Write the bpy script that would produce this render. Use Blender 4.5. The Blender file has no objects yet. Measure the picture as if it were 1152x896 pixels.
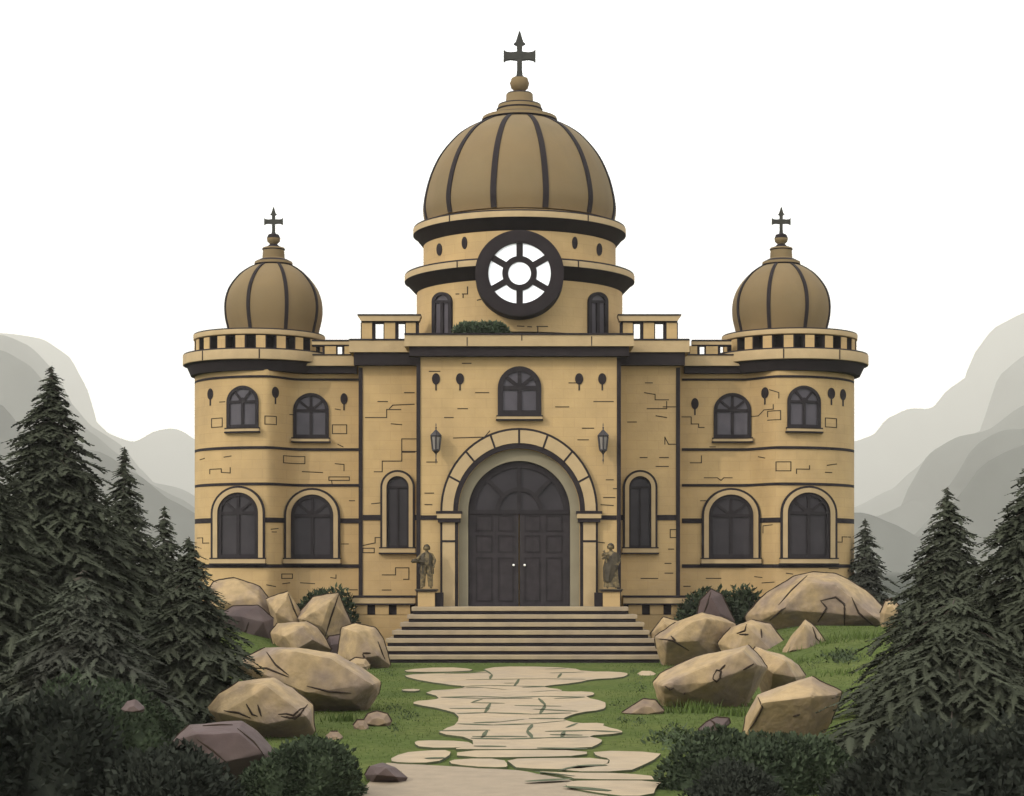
import bpy, bmesh, math, random
from mathutils import Vector, noise, Matrix
from mathutils.bvhtree import BVHTree

random.seed(7)
SC = bpy.context.scene
COL = SC.collection
D, F, CX, HY, EYE = 52.0, 2080.0, 584.0, 640.0, 2.5   # camera distance, focal length (px), vanishing point, eye height
R = math.radians


def sc(y):
    return (D + y) / F


def P(px, py, y):
    s = sc(y)
    return Vector(((px - CX) * s, y, EYE + (HY - py) * s))


def smooth(a, b, x):
    t = max(0.0, min(1.0, (x - a) / (b - a)))
    return t * t * (3 - 2 * t)


def fbm(x, y, z=0.0, o=3):
    v, a, f = 0.0, 0.5, 1.0
    for _ in range(o):
        v += a * noise.noise(Vector((x * f, y * f, z * f)))
        a *= 0.5
        f *= 2.1
    return v


# ------------------------------------------------------------------ materials
def mat(name, col, rough=0.85, vary=0.12, scale=1.5, col2=None, mix_scale=0.35, bump=0.0, bump_scale=20.0,
        metallic=0.0, spec=0.3, streak=None, brick=0.0):
    m = bpy.data.materials.new(name)
    m.use_nodes = True
    nt = m.node_tree
    N, L = nt.nodes, nt.links
    b = N['Principled BSDF']
    b.inputs['Roughness'].default_value = rough
    b.inputs['Metallic'].default_value = metallic
    b.inputs['Specular IOR Level'].default_value = spec
    tc = N.new('ShaderNodeTexCoord')
    src = tc.outputs['Object']
    n1 = N.new('ShaderNodeTexNoise')
    n1.inputs['Scale'].default_value = scale
    n1.inputs['Detail'].default_value = 6
    L.new(src, n1.inputs['Vector'])
    rp = N.new('ShaderNodeMapRange')
    rp.inputs['From Min'].default_value = 0.3
    rp.inputs['From Max'].default_value = 0.7
    rp.inputs['To Min'].default_value = 1 - vary
    rp.inputs['To Max'].default_value = 1 + vary
    L.new(n1.outputs['Fac'], rp.inputs['Value'])
    base = N.new('ShaderNodeRGB')
    base.outputs[0].default_value = (*col, 1)
    cur = base.outputs[0]
    if col2:
        n2 = N.new('ShaderNodeTexNoise')
        n2.inputs['Scale'].default_value = mix_scale
        n2.inputs['Detail'].default_value = 4
        L.new(src, n2.inputs['Vector'])
        r2 = N.new('ShaderNodeMapRange')
        r2.inputs['From Min'].default_value = 0.42
        r2.inputs['From Max'].default_value = 0.62
        L.new(n2.outputs['Fac'], r2.inputs['Value'])
        mx = N.new('ShaderNodeMixRGB')
        mx.inputs['Color2'].default_value = (*col2, 1)
        L.new(r2.outputs[0], mx.inputs['Fac'])
        L.new(cur, mx.inputs['Color1'])
        cur = mx.outputs[0]
    if streak:
        mp = N.new('ShaderNodeMapping')
        mp.inputs['Scale'].default_value = (streak[1], streak[1], streak[1] * 0.08)
        L.new(src, mp.inputs['Vector'])
        n4 = N.new('ShaderNodeTexNoise')
        n4.inputs['Scale'].default_value = 1.0
        n4.inputs['Detail'].default_value = 5
        L.new(mp.outputs[0], n4.inputs['Vector'])
        r4 = N.new('ShaderNodeMapRange')
        r4.inputs['From Min'].default_value = 0.55
        r4.inputs['From Max'].default_value = 0.8
        r4.inputs['To Max'].default_value = streak[0]
        L.new(n4.outputs['Fac'], r4.inputs['Value'])
        mx2 = N.new('ShaderNodeMixRGB')
        mx2.inputs['Color2'].default_value = (col[0] * .45, col[1] * .45, col[2] * .5, 1)
        L.new(r4.outputs[0], mx2.inputs['Fac'])
        L.new(cur, mx2.inputs['Color1'])
        cur = mx2.outputs[0]
    mul = N.new('ShaderNodeVectorMath')
    mul.operation = 'SCALE'
    L.new(cur, mul.inputs[0])
    L.new(rp.outputs[0], mul.inputs['Scale'])
    L.new(mul.outputs[0], b.inputs['Base Color'])
    if brick:
        sp = N.new('ShaderNodeSeparateXYZ')
        cb_ = N.new('ShaderNodeCombineXYZ')
        L.new(src, sp.inputs[0])
        L.new(sp.outputs['X'], cb_.inputs['X'])
        L.new(sp.outputs['Z'], cb_.inputs['Y'])
        bt = N.new('ShaderNodeTexBrick')
        bt.inputs['Scale'].default_value = 1.0
        bt.inputs['Brick Width'].default_value = .62
        bt.inputs['Row Height'].default_value = .27
        bt.inputs['Mortar Size'].default_value = .010
        bt.inputs['Mortar Smooth'].default_value = .6
        bt.inputs['Color1'].default_value = (1.035, 1.03, 1.02, 1)
        bt.inputs['Color2'].default_value = (.965, .965, .97, 1)
        bt.inputs['Mortar'].default_value = (.88, .87, .86, 1)
        L.new(cb_.outputs[0], bt.inputs['Vector'])
        mb_ = N.new('ShaderNodeMixRGB')
        mb_.blend_type = 'MULTIPLY'
        mb_.inputs['Fac'].default_value = brick
        L.new(mul.outputs[0], mb_.inputs['Color1'])
        L.new(bt.outputs['Color'], mb_.inputs['Color2'])
        L.new(mb_.outputs[0], b.inputs['Base Color'])
    if bump:
        n3 = N.new('ShaderNodeTexNoise')
        n3.inputs['Scale'].default_value = bump_scale
        n3.inputs['Detail'].default_value = 5
        L.new(src, n3.inputs['Vector'])
        bp = N.new('ShaderNodeBump')
        bp.inputs['Strength'].default_value = bump
        bp.inputs['Distance'].default_value = 0.03
        L.new(n3.outputs['Fac'], bp.inputs['Height'])
        L.new(bp.outputs[0], b.inputs['Normal'])
    return m


M_WALL = mat('wall_stone', (0.330, 0.222, 0.096), vary=.07, scale=2.2, col2=(.300, .200, .088), mix_scale=.5, bump=.25,
             bump_scale=9, streak=(.22, 1.3), brick=.9)
M_TRIM = mat('trim_stone', (0.288, 0.205, 0.104), vary=.08, scale=3, bump=.2, bump_scale=14)
M_DOME = mat('dome_stone', (0.132, 0.088, 0.038), vary=.06, scale=1.2, col2=(.123, .085, .038), mix_scale=.5, bump=.12,
             bump_scale=8, streak=(.2, 1.6))
M_DARK = mat('dark_trim_and_shade', (0.0155, 0.0115, 0.0118), vary=.15, scale=3, rough=.85, spec=.12)  # trim and outline strips; also shade painted under cornices, rings and step nosings
M_JOINT = mat('dark_joint', (0.030, 0.021, 0.015), vary=.15, scale=3, rough=.9, spec=0)
M_DOOR = mat('dark_wood', (0.021, 0.0165, 0.017), vary=.2, scale=4, rough=.7, spec=.15, streak=(.5, 9))
M_FRAME = mat('window_wood', (0.0155, 0.0122, 0.0128), vary=.15, scale=4, rough=.75, spec=.12)
M_GLASS = mat('leaded_glass', (0.047, 0.040, 0.044), vary=.2, scale=2, rough=.4, spec=.2)
M_GLASSD = mat('leaded_glass_dark', (0.022, 0.018, 0.019), vary=.2, scale=2, rough=.45, spec=.15)
M_WHITE = mat('white_sky_pane', (0.93, 0.93, 0.92), vary=.01, scale=2, rough=.4)  # white colour standing in for bright sky seen through the rose window
M_REVEAL = mat('shaded_reveal_stone', (0.165, 0.138, 0.086), vary=.06, scale=2.5)  # stone darkened to carry the doorway's shade in its colour
M_STEP = mat('step_stone', (0.235, 0.180, 0.105), vary=.12, scale=2.5, col2=(.205, .155, .098), mix_scale=.8, bump=.25,
             bump_scale=12)
M_ROCK = mat('boulder_stone', (0.245, 0.170, 0.083), vary=.2, scale=5, col2=(.165, .118, .080), mix_scale=1.1, bump=.7,
             bump_scale=9)
M_ROCKP = mat('purple_boulder_stone', (0.060, 0.039, 0.034), vary=.14, scale=2.5, col2=(.072, .049, .041), mix_scale=.9,
              bump=.5, bump_scale=7)
M_ROCKB = mat('brown_stone', (0.135, 0.092, 0.062), vary=.18, scale=5, col2=(.18, .125, .07), mix_scale=2, bump=.5, bump_scale=9)
M_GRASS = mat('lawn', (0.058, 0.074, 0.023), vary=.25, scale=7, col2=(.072, .084, .027), mix_scale=.5, bump=.6,
              bump_scale=30, rough=.95, spec=0)
M_BLADE = mat('grass_blade', (0.056, 0.078, 0.020), vary=.25, scale=3, rough=.9, spec=0)
M_TUFT = mat('dark_tuft', (0.032, 0.045, 0.016), vary=.2, scale=5, rough=.9)
M_PATH = mat('flagstone', (0.262, 0.196, 0.117), vary=.1, scale=3, col2=(.235, .18, .115), mix_scale=.7, bump=.35,
             bump_scale=12)
M_PATH2 = mat('packed_sand', (0.20, 0.152, 0.098), vary=.1, scale=4, bump=.3, bump_scale=25)
M_PJOINT = mat('path_joint', (0.040, 0.046, 0.016), vary=.2, scale=6)
M_FIR = mat('fir_needles', (0.035, 0.037, 0.025), vary=.15, scale=2.5, col2=(.040, .043, .028), mix_scale=1.1, rough=.95,
            spec=0)
M_FIRD = mat('fir_needles_dark', (0.034, 0.034, 0.026), vary=.15, scale=2.5, col2=(.046, .05, .034), mix_scale=1.1,
             rough=.95, spec=0)
M_BUSH = mat('bush_leaves', (0.030, 0.038, 0.022), vary=.3, scale=4, col2=(.038, .048, .026), mix_scale=1.5, rough=.95,
             spec=0)
M_BUSHD = mat('bush_leaves_dark', (0.022, 0.024, 0.018), vary=.25, scale=4, rough=.95, spec=0)
M_BARK = mat('bark', (0.05, 0.037, 0.027), vary=.3, scale=8, rough=.95)
M_HILL = mat('hill_forest', (0.060, 0.062, 0.052), vary=.15, scale=.01, rough=1, spec=0)
M_IRON = mat('cross_iron', (0.020, 0.018, 0.012), vary=.2, scale=6, rough=.7)
M_LANT = mat('lantern_iron', (0.022, 0.018, 0.018), vary=.2, scale=8, rough=.6)
M_LGLASS = mat('lantern_glass', (0.16, 0.14, 0.12), vary=.1, scale=4, rough=.25)
M_BRONZE = mat('bronze', (0.135, 0.097, 0.045), vary=.3, scale=9, rough=.6, metallic=0, spec=.15, col2=(.045, .034, .018),
               mix_scale=8)
M_BRONZED = mat('bronze_dark', (0.038, 0.029, 0.017), vary=.3, scale=9, rough=.6, spec=.15)
M_BRASS = mat('polished_knob', (0.85, 0.80, 0.70), vary=.05, scale=5, rough=.35)


# ------------------------------------------------------------------ object helpers
def tag(o, label, cat, group=None, kind=None):
    if label:
        o['label'] = label
    if cat:
        o['category'] = cat
    if group:
        o['group'] = group
    if kind:
        o['kind'] = kind
    return o


def empty(name, loc, label, cat, group=None):
    o = bpy.data.objects.new(name, None)
    o.empty_display_size = .3
    COL.objects.link(o)
    o.location = loc
    return tag(o, label, cat, group)


def link_mesh(name, bm, mats, parent=None, smooth_angle=40, recalc=True):
    if recalc:
        bmesh.ops.recalc_face_normals(bm, faces=bm.faces)
    me = bpy.data.meshes.new(name)
    bm.to_mesh(me)
    bm.free()
    for m in (mats if isinstance(mats, (list, tuple)) else [mats]):
        me.materials.append(m)
    if smooth_angle:
        for p in me.polygons:
            p.use_smooth = True
        me.set_sharp_from_angle(angle=R(smooth_angle))
    o = bpy.data.objects.new(name, me)
    COL.objects.link(o)
    if parent is not None:
        o.parent = parent
        off = Vector(parent_world(parent))
        for v in me.vertices:
            v.co -= off
    return o


def parent_world(p):
    v = Vector(p.location)
    q = p.parent
    while q is not None:
        v = v + Vector(q.location)
        q = q.parent
    return v


class B:
    """collects shapes into one mesh. Local axes: a (across), d (depth, + is away), h (a height); map() turns them into x, y, z."""

    def __init__(s):
        s.bm = bmesh.new()

    def poly_prism(s, pts, d0, d1, mi=0):
        bm = s.bm
        a = [bm.verts.new((p[0], d0, p[1])) for p in pts]
        b = [bm.verts.new((p[0], d1, p[1])) for p in pts]
        n = len(pts)
        fs = [bm.faces.new(a), bm.faces.new(b[::-1])]
        for i in range(n):
            j = (i + 1) % n
            fs.append(bm.faces.new((a[j], a[i], b[i], b[j])))
        for f in fs:
            f.material_index = mi

    def box(s, x0, x1, z0, z1, d0, d1, mi=0):
        s.poly_prism([(x0, z0), (x1, z0), (x1, z1), (x0, z1)], d0, d1, mi)

    def ring(s, outer, inner, d0, d1, mi=0, closed=True):
        bm = s.bm
        n = len(outer)
        V = []
        for pts, d in ((outer, d0), (inner, d0), (inner, d1), (outer, d1)):
            V.append([bm.verts.new((p[0], d, p[1])) for p in pts])
        rng = range(n) if closed else range(n - 1)
        for i in rng:
            j = (i + 1) % n
            for k in range(4):
                A, C = V[k], V[(k + 1) % 4]
                bm.faces.new((A[i], A[j], C[j], C[i])).material_index = mi
        if not closed:
            for i in (0, n - 1):
                bm.faces.new([V[k][i] for k in range(4)]).material_index = mi

    def line(s, pts, w, d0, d1, mi=0):
        """strip of width w along a polyline"""
        for (x0, z0), (x1, z1) in zip(pts, pts[1:]):
            v = Vector((x1 - x0, z1 - z0))
            if v.length < 1e-6:
                continue
            v.normalize()
            n = Vector((-v.y, v.x)) * w / 2
            e = v * w * .4
            s.poly_prism([(x0 - n.x - e.x, z0 - n.y - e.y), (x1 - n.x + e.x, z1 - n.y + e.y),
                          (x1 + n.x + e.x, z1 + n.y + e.y), (x0 + n.x - e.x, z0 + n.y - e.y)], d0, d1, mi)

    def slice_x(s, step, lo, hi):
        x = lo
        while x < hi:
            g = s.bm.verts[:] + s.bm.edges[:] + s.bm.faces[:]
            bmesh.ops.bisect_plane(s.bm, geom=g, plane_co=(x, 0, 0), plane_no=(1, 0, 0))
            x += step

    def map(s, fn):
        for v in s.bm.verts:
            v.co = fn(v.co.x, v.co.z, v.co.y)
        return s

    def lathe(s, cx, cy, prof, n=64, a0=0.0, a1=2 * math.pi, cap=True):
        """prof: (r, z, material of the segment that ends here)"""
        bm = s.bm
        full = abs(a1 - a0 - 2 * math.pi) < 1e-6
        cnt = n if full else n + 1
        rows = []
        for r, z, mi in prof:
            rows.append([bm.verts.new((cx + r * math.sin(a0 + (a1 - a0) * i / n), cy - r * math.cos(a0 + (a1 - a0) * i / n), z))
                         for i in range(cnt)])
        for k in range(1, len(prof)):
            for i in range(n):
                j = (i + 1) % cnt
                try:
                    bm.faces.new((rows[k - 1][i], rows[k - 1][j], rows[k][j], rows[k][i])).material_index = prof[k][2]
                except ValueError:
                    pass
        if cap and full:
            for row, mi in ((rows[0], prof[0][2]), (rows[-1], prof[-1][2])):
                f = bm.faces.new(row)
                f.material_index = mi
        return s

    def tube(s, pts, rad, n=6, mi=0):
        bm = s.bm
        rows = []
        for i, p in enumerate(pts):
            p = Vector(p)
            t = (Vector(pts[min(i + 1, len(pts) - 1)]) - Vector(pts[max(i - 1, 0)])).normalized()
            u = t.cross(Vector((0, 0, 1)))
            if u.length < 1e-3:
                u = t.cross(Vector((1, 0, 0)))
            u.normalize()
            w = t.cross(u)
            r = rad[i] if isinstance(rad, (list, tuple)) else rad
            rows.append([bm.verts.new(p + (u * math.cos(2 * math.pi * k / n) + w * math.sin(2 * math.pi * k / n)) * r) for k in range(n)])
        for a, b in zip(rows, rows[1:]):
            for k in range(n):
                bm.faces.new((a[k], a[(k + 1) % n], b[(k + 1) % n], b[k])).material_index = mi
        bm.faces.new(rows[0][::-1]).material_index = mi
        bm.faces.new(rows[-1]).material_index = mi

    def wbox(s, x0, x1, y0, y1, z0, z1, mi=0):
        s.box(x0, x1, z0, z1, y0, y1, mi)

    def build(s, name, mats, parent=None, smooth_angle=40):
        return link_mesh(name, s.bm, mats, parent, smooth_angle)


def plane_map(y, yref=None):
    yr = y if yref is None else yref

    def fn(px, py, d):
        return Vector(((px - CX) * sc(y), y + d, EYE + (HY - py) * sc(yr)))
    return fn


def arch(cx, hw, top, bottom, n=20, rise=None):
    """outline of a round-headed opening in picture units (y down)"""
    rise = hw if rise is None else rise
    sp = top + rise
    pts = [(cx - hw, bottom)]
    for i in range(n + 1):
        a = math.pi * (1 - i / n)
        pts.append((cx + hw * math.cos(a), sp - rise * math.sin(a)))
    pts.append((cx + hw, bottom))
    return pts


def disc(cx, cy, rx, ry, n=32):
    return [(cx + rx * math.cos(2 * math.pi * i / n), cy + ry * math.sin(2 * math.pi * i / n)) for i in range(n)]


# ------------------------------------------------------------------ terrain
PATH_EDGE = 4.4


def ground_z(x, y):
    side = smooth(4.3, 8.0, abs(x))
    back = smooth(-17, -3, y) * (1 - .5 * smooth(12, 40, y))
    z = 0.95 * side * back
    z += 0.35 * smooth(4.0, 8.0, abs(x)) * smooth(-34, -24, y) * (1 - smooth(-24, -10, y))
    z += 0.05 * side * fbm(x * .5, y * .5, 3.1)
    return z


def ground_hit(px, py):
    """where the view ray through a picture point meets the terrain"""
    y = -D + 4
    while y < 60:
        p = P(px, py, y)
        if p.z <= ground_z(p.x, p.y):
            return p
        y += .1
    return P(px, py, 20)


def axis(fine, lo, hi, step, far):
    v = []
    x = lo
    while x <= hi + 1e-6:
        v.append(x)
        x += step
    g = step
    x = hi
    while x < far:
        g *= 1.35
        x += g
        v.append(x)
    g = step
    x = lo
    while x > -fine:
        g *= 1.35
        x -= g
        v.insert(0, x)
    return v


def build_ground():
    xs = axis(4000, -16, 16, .4, 4000)
    ys = axis(75, -44, 14, .4, 7600)
    bm = bmesh.new()
    g = [[bm.verts.new((x, y, ground_z(x, y))) for x in xs] for y in ys]
    for j in range(len(ys) - 1):
        for i in range(len(xs) - 1):
            bm.faces.new((g[j][i], g[j][i + 1], g[j + 1][i + 1], g[j + 1][i]))
    o = link_mesh('ground', bm, M_GRASS, None, 60)
    o['kind'] = 'structure'


def far_forest(m):
    nt = m.node_tree
    N, L = nt.nodes, nt.links
    b = N['Principled BSDF']
    old = b.inputs['Base Color'].links[0].from_socket
    g = N.new('ShaderNodeNewGeometry')
    sp = N.new('ShaderNodeSeparateXYZ')
    L.new(g.outputs['Position'], sp.inputs[0])
    r = N.new('ShaderNodeMapRange')
    r.inputs['From Min'].default_value = 12
    r.inputs['From Max'].default_value = 26
    L.new(sp.outputs['Y'], r.inputs['Value'])
    mx = N.new('ShaderNodeMixRGB')
    mx.inputs['Color2'].default_value = (.06, .062, .052, 1)
    L.new(r.outputs[0], mx.inputs['Fac'])
    L.new(old, mx.inputs['Color1'])
    L.new(mx.outputs[0], b.inputs['Base Color'])


far_forest(M_GRASS)
build_ground()


def Z(q):                      # zoomed crop of the path -> picture coordinates
    return (380 + q[0] / 2.743, 680 + q[1] / 2.743)


def on_ground(px, py, lift=0.0):
    y = 2.5 * F / (py - HY) - D
    p = P(px, py, y)
    return Vector((p.x, p.y, lift))


def build_path():
    bm = bmesh.new()

    def slab(pts, z, thick, mi):
        # round the corners, then densify and roughen the outline
        if mi == 0:
            q2 = []
            for i in range(len(pts)):
                a, b = Vector(pts[i]), Vector(pts[(i + 1) % len(pts)])
                q2 += [a.lerp(b, .28), a.lerp(b, .72)]
            pts = q2
        out = []
        n = len(pts)
        for i in range(n):
            a, b = Vector(pts[i]), Vector(pts[(i + 1) % n])
            k = max(1, int((b - a).length / 9))
            for j in range(k):
                q = a.lerp(b, j / k)
                out.append(q)
        V = []
        for q in out:
            w = on_ground(*q)
            w.x += .07 * fbm(w.x * 3, w.y * 1.5, 9)
            V.append(w)
        top = [bm.verts.new((w.x, w.y, z)) for w in V]
        bot = [bm.verts.new((w.x, w.y, z - thick)) for w in V]
        f = bm.faces.new(top)
        f.material_index = mi
        m = len(V)
        for i in range(m):
            j = (i + 1) % m
            bm.faces.new((top[j], top[i], bot[i], bot[j])).material_index = 2
        return f

    sand = [(100, 545), (150, 492), (300, 500), (560, 515), (720, 545), (800, 575), (840, 600), (850, 700), (-40, 700)]
    sand_px = [Z(q) for q in sand]
    slab(sand_px, .012, .06, 1)
    main = [(450, 200), (560, 195), (720, 200), (765, 212), (860, 212), (905, 219), (870, 232), (775, 236), (740, 247),
            (640, 256), (640, 262), (695, 268), (690, 275), (780, 274), (797, 282), (760, 292), (820, 305), (832, 318),
            (815, 332), (745, 340), (700, 354), (700, 364), (740, 374), (820, 372), (822, 384), (880, 396), (880, 404),
            (760, 414), (818, 422), (810, 436), (775, 453), (360, 456), (365, 450), (420, 446), (415, 420), (305, 405), (330, 393), (370, 375),
            (372, 345), (330, 330), (240, 315), (228, 305), (300, 300), (320, 293), (258, 273), (380, 266), (395, 258),
            (330, 252), (215, 232), (205, 222), (300, 218), (460, 215)]
    slab([Z(q) for q in main], .035, .08, 0)
    slabs = [
        [(200, 206), (330, 197), (425, 204), (400, 211), (220, 214)],
        [(192, 267), (258, 266), (250, 273), (205, 273)],
        [(232, 435), (245, 426), (400, 429), (420, 440), (400, 449), (260, 450)],
        [(150, 490), (200, 466), (280, 458), (355, 457), (340, 478), (300, 496), (200, 497)],
        [(365, 459), (560, 457), (770, 458), (765, 474), (600, 479), (370, 480)],
        [(335, 496), (370, 484), (515, 484), (530, 504), (520, 512), (400, 508)],
        [(520, 485), (640, 482), (835, 482), (830, 505), (720, 518), (560, 514), (545, 505)],
        [(785, 458), (1000, 464), (990, 480), (940, 505), (895, 524), (690, 524), (720, 508), (835, 505), (840, 483), (800, 478)],
        [(600, 522), (700, 528), (890, 529), (990, 541), (1005, 548), (985, 550), (740, 548), (720, 541)],
        [(710, 556), (760, 552), (1005, 553), (985, 572), (960, 600), (850, 600), (700, 572)],
    ]
    for s in slabs:
        slab([Z(q) for q in s], .033, .08, 0)
    cracks = [
        [(200, 222), (460, 210)], [(395, 238), (640, 235), (765, 237)], [(640, 205), (705, 203)], [(690, 218), (680, 232)],
        [(655, 217), (760, 214)], [(320, 293), (460, 297), (600, 296)], [(395, 262), (450, 263), (520, 269)],
        [(590, 277), (690, 270)], [(410, 310), (445, 299)], [(415, 310), (515, 312)], [(345, 328), (470, 328)], [(545, 319), (690, 321)],
        [(605, 330), (740, 337)], [(670, 297), (760, 293)], [(420, 373), (500, 370), (575, 362)], [(590, 359), (700, 360)],
        [(310, 398), (470, 396)], [(415, 416), (585, 416)], [(640, 400), (780, 397), (870, 402)], [(655, 410), (755, 412)],
        [(705, 388), (740, 374)], [(420, 446), (520, 447)], [(615, 452), (770, 454)], [(570, 262), (640, 260)],
        [(512, 249), (545, 249)], [(610, 525), (730, 540)], [(580, 557), (720, 548)], [(700, 572), (840, 586)], [(330, 220), (460, 215)],
        [(385, 259), (470, 256), (560, 258), (645, 259)], [(318, 293), (430, 290), (520, 294), (640, 290), (762, 292)], [(368, 344), (460, 341), (600, 346), (720, 342)], [(370, 376), (480, 380), (600, 376), (705, 366)],
        [(412, 421), (520, 424), (640, 420), (775, 417)], [(450, 205), (475, 222), (470, 236)], [(560, 236), (545, 258)], [(620, 296), (640, 318), (625, 345)], [(470, 312), (455, 342)], [(600, 378), (585, 398), (600, 420)], [(460, 397), (445, 420)], [(700, 400), (690, 418)],
        [(270, 485), (330, 482)], [(680, 523), (740, 508), (830, 505)]]
    for c in cracks:
        q = [on_ground(*Z(p)) for p in c]
        for a, b in zip(q, q[1:]):
            dirv = (b - a)
            if dirv.length < .01:
                continue
            nrm = Vector((-dirv.y, dirv.x, 0)).normalized()
            k = 6
            pts = [a.lerp(b, i / k) for i in range(k + 1)]
            L_, R_ = [], []
            for i, p in enumerate(pts):
                wob = nrm * .03 * fbm(p.x * 2, p.y * 2, 5)
                # joints lie across the path: their width along the view is what shows
                w = (.095 if abs(dirv.x) > abs(dirv.y) else .035) * (.45 + .55 * math.sin(math.pi * i / k))
                L_.append(bm.verts.new((*(p + wob + nrm * w).xy, .0395)))
                R_.append(bm.verts.new((*(p + wob - nrm * w).xy, .0395)))
            for i in range(k):
                bm.faces.new((L_[i], L_[i + 1], R_[i + 1], R_[i])).material_index = 2
    for f in bm.faces:
        if len(f.verts) > 8 and f.normal.z < 0:
            f.normal_flip()
    o = link_mesh('path', bm, [M_PATH, M_PATH2, M_PJOINT], None, 0, recalc=False)
    o['kind'] = 'structure'


build_path()

# ------------------------------------------------------------------ the church
church = empty('domed_church', (0, 0, 0),
               'tan stone church with ribbed central dome, rose window and two round towers above the steps', 'church')
YB = 10.0                                   # back of the building
Y_C, Y_BAY, Y_WING = 0.0, 1.5, 2.6
mC, mBay = plane_map(Y_C), plane_map(Y_BAY)


def planL(px):
    c, r = 293.0, 74.0
    yc, yf = 3.65, 1.65
    if px <= c:
        t = max(-1.0, (px - c) / r)
        return yc - (yc - yf) * math.sqrt(max(0.0, 1 - t * t))
    return yf + (Y_WING - yf) * smooth(298, 339, px)


def RX(px):                                  # left wing picture x -> right wing picture x
    return 765 + (406 - px) * 195 / 186.0


def LX(px):
    return 406 - (px - 765) * 186 / 195.0


WREF = 2.2


def mWL(px, py, d):
    y = planL(px) + d
    return Vector(((px - CX) * sc(planL(px)), y, EYE + (HY - py) * sc(WREF)))


def mWR(px, py, d):                          # takes LEFT coordinates, lands on the right wing
    y = planL(px)
    return Vector(((RX(px) - CX) * sc(y), y + d, EYE + (HY - py) * sc(WREF)))


def part(b, name, mats, mapf=None, wing=False, parent=None, smooth_angle=40):
    if wing:
        b.slice_x(4, 220, 408)
    if mapf:
        b.map(mapf)
    return b.build(name, mats, parent if parent is not None else church, smooth_angle)


# ---- masonry marks: short joints, steps and single bricks scratched in the render
def marks(b, segs, w=1.05, d0=-.006, d1=.02, mi=1):
    for s in segs:
        b.line(s, w, d0, d1, mi)


def step_mark(x, y, seq):
    pts = [(x, y)]
    for dx, dy in seq:
        x += dx
        y += dy
        pts.append((x, y))
    return pts


def rect_mark(x0, y0, x1, y1):
    return [(x0, y0), (x1, y0), (x1, y1), (x0, y1), (x0, y0)]


# ---- central block
def central_block():
    b = B()
    b.box(470, 697, 392, 730, .42, YB, 0)
    face = [(470, 730), (470, 392), (697, 392), (697, 730)]
    hole = arch(584, 68, 505.5, 730, 36, rise=69.5)
    b.poly_prism(face + hole[::-1], 0, .4195, 0)
    segs = [[(483, 418), (495, 418)], [(520, 409), (530, 409)], [(535, 442), (550, 442)], [(510, 493), (545, 492), (551, 485)],
            [(640, 431), (650, 431)], [(625, 458), (640, 458)], [(655, 482), (668, 482)], [(668, 452), (690, 452)],
            [(478, 555), (488, 555)], [(478, 568), (486, 568)], [(679, 560), (692, 560)], [(672, 610), (680, 611)], [(690, 550), (697, 550)],
            [(650, 495), (662, 495)], [(515, 460), (526, 460)], [(500, 470), (510, 470)], [(480, 520), (492, 520)], [(682, 540), (690, 540)],
            [(676, 568), (690, 569)]]
    marks(b, segs)
    part(b, 'central_block', [M_WALL, M_JOINT], mC)
    for x0, x1 in ((468.5, 473), (694, 698.5)):
        b = B()
        b.box(x0, x1, 402, 684, -.03, .3)
        part(b, 'corner_trim', M_DARK, mC)
    for x0, x1 in ((473.2, 494), (673, 693.8)):
        b = B()
        b.box(x0, x1, 580, 585, -.025, .05)
        part(b, 'string_course', M_DARK, mC)


central_block()

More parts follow.
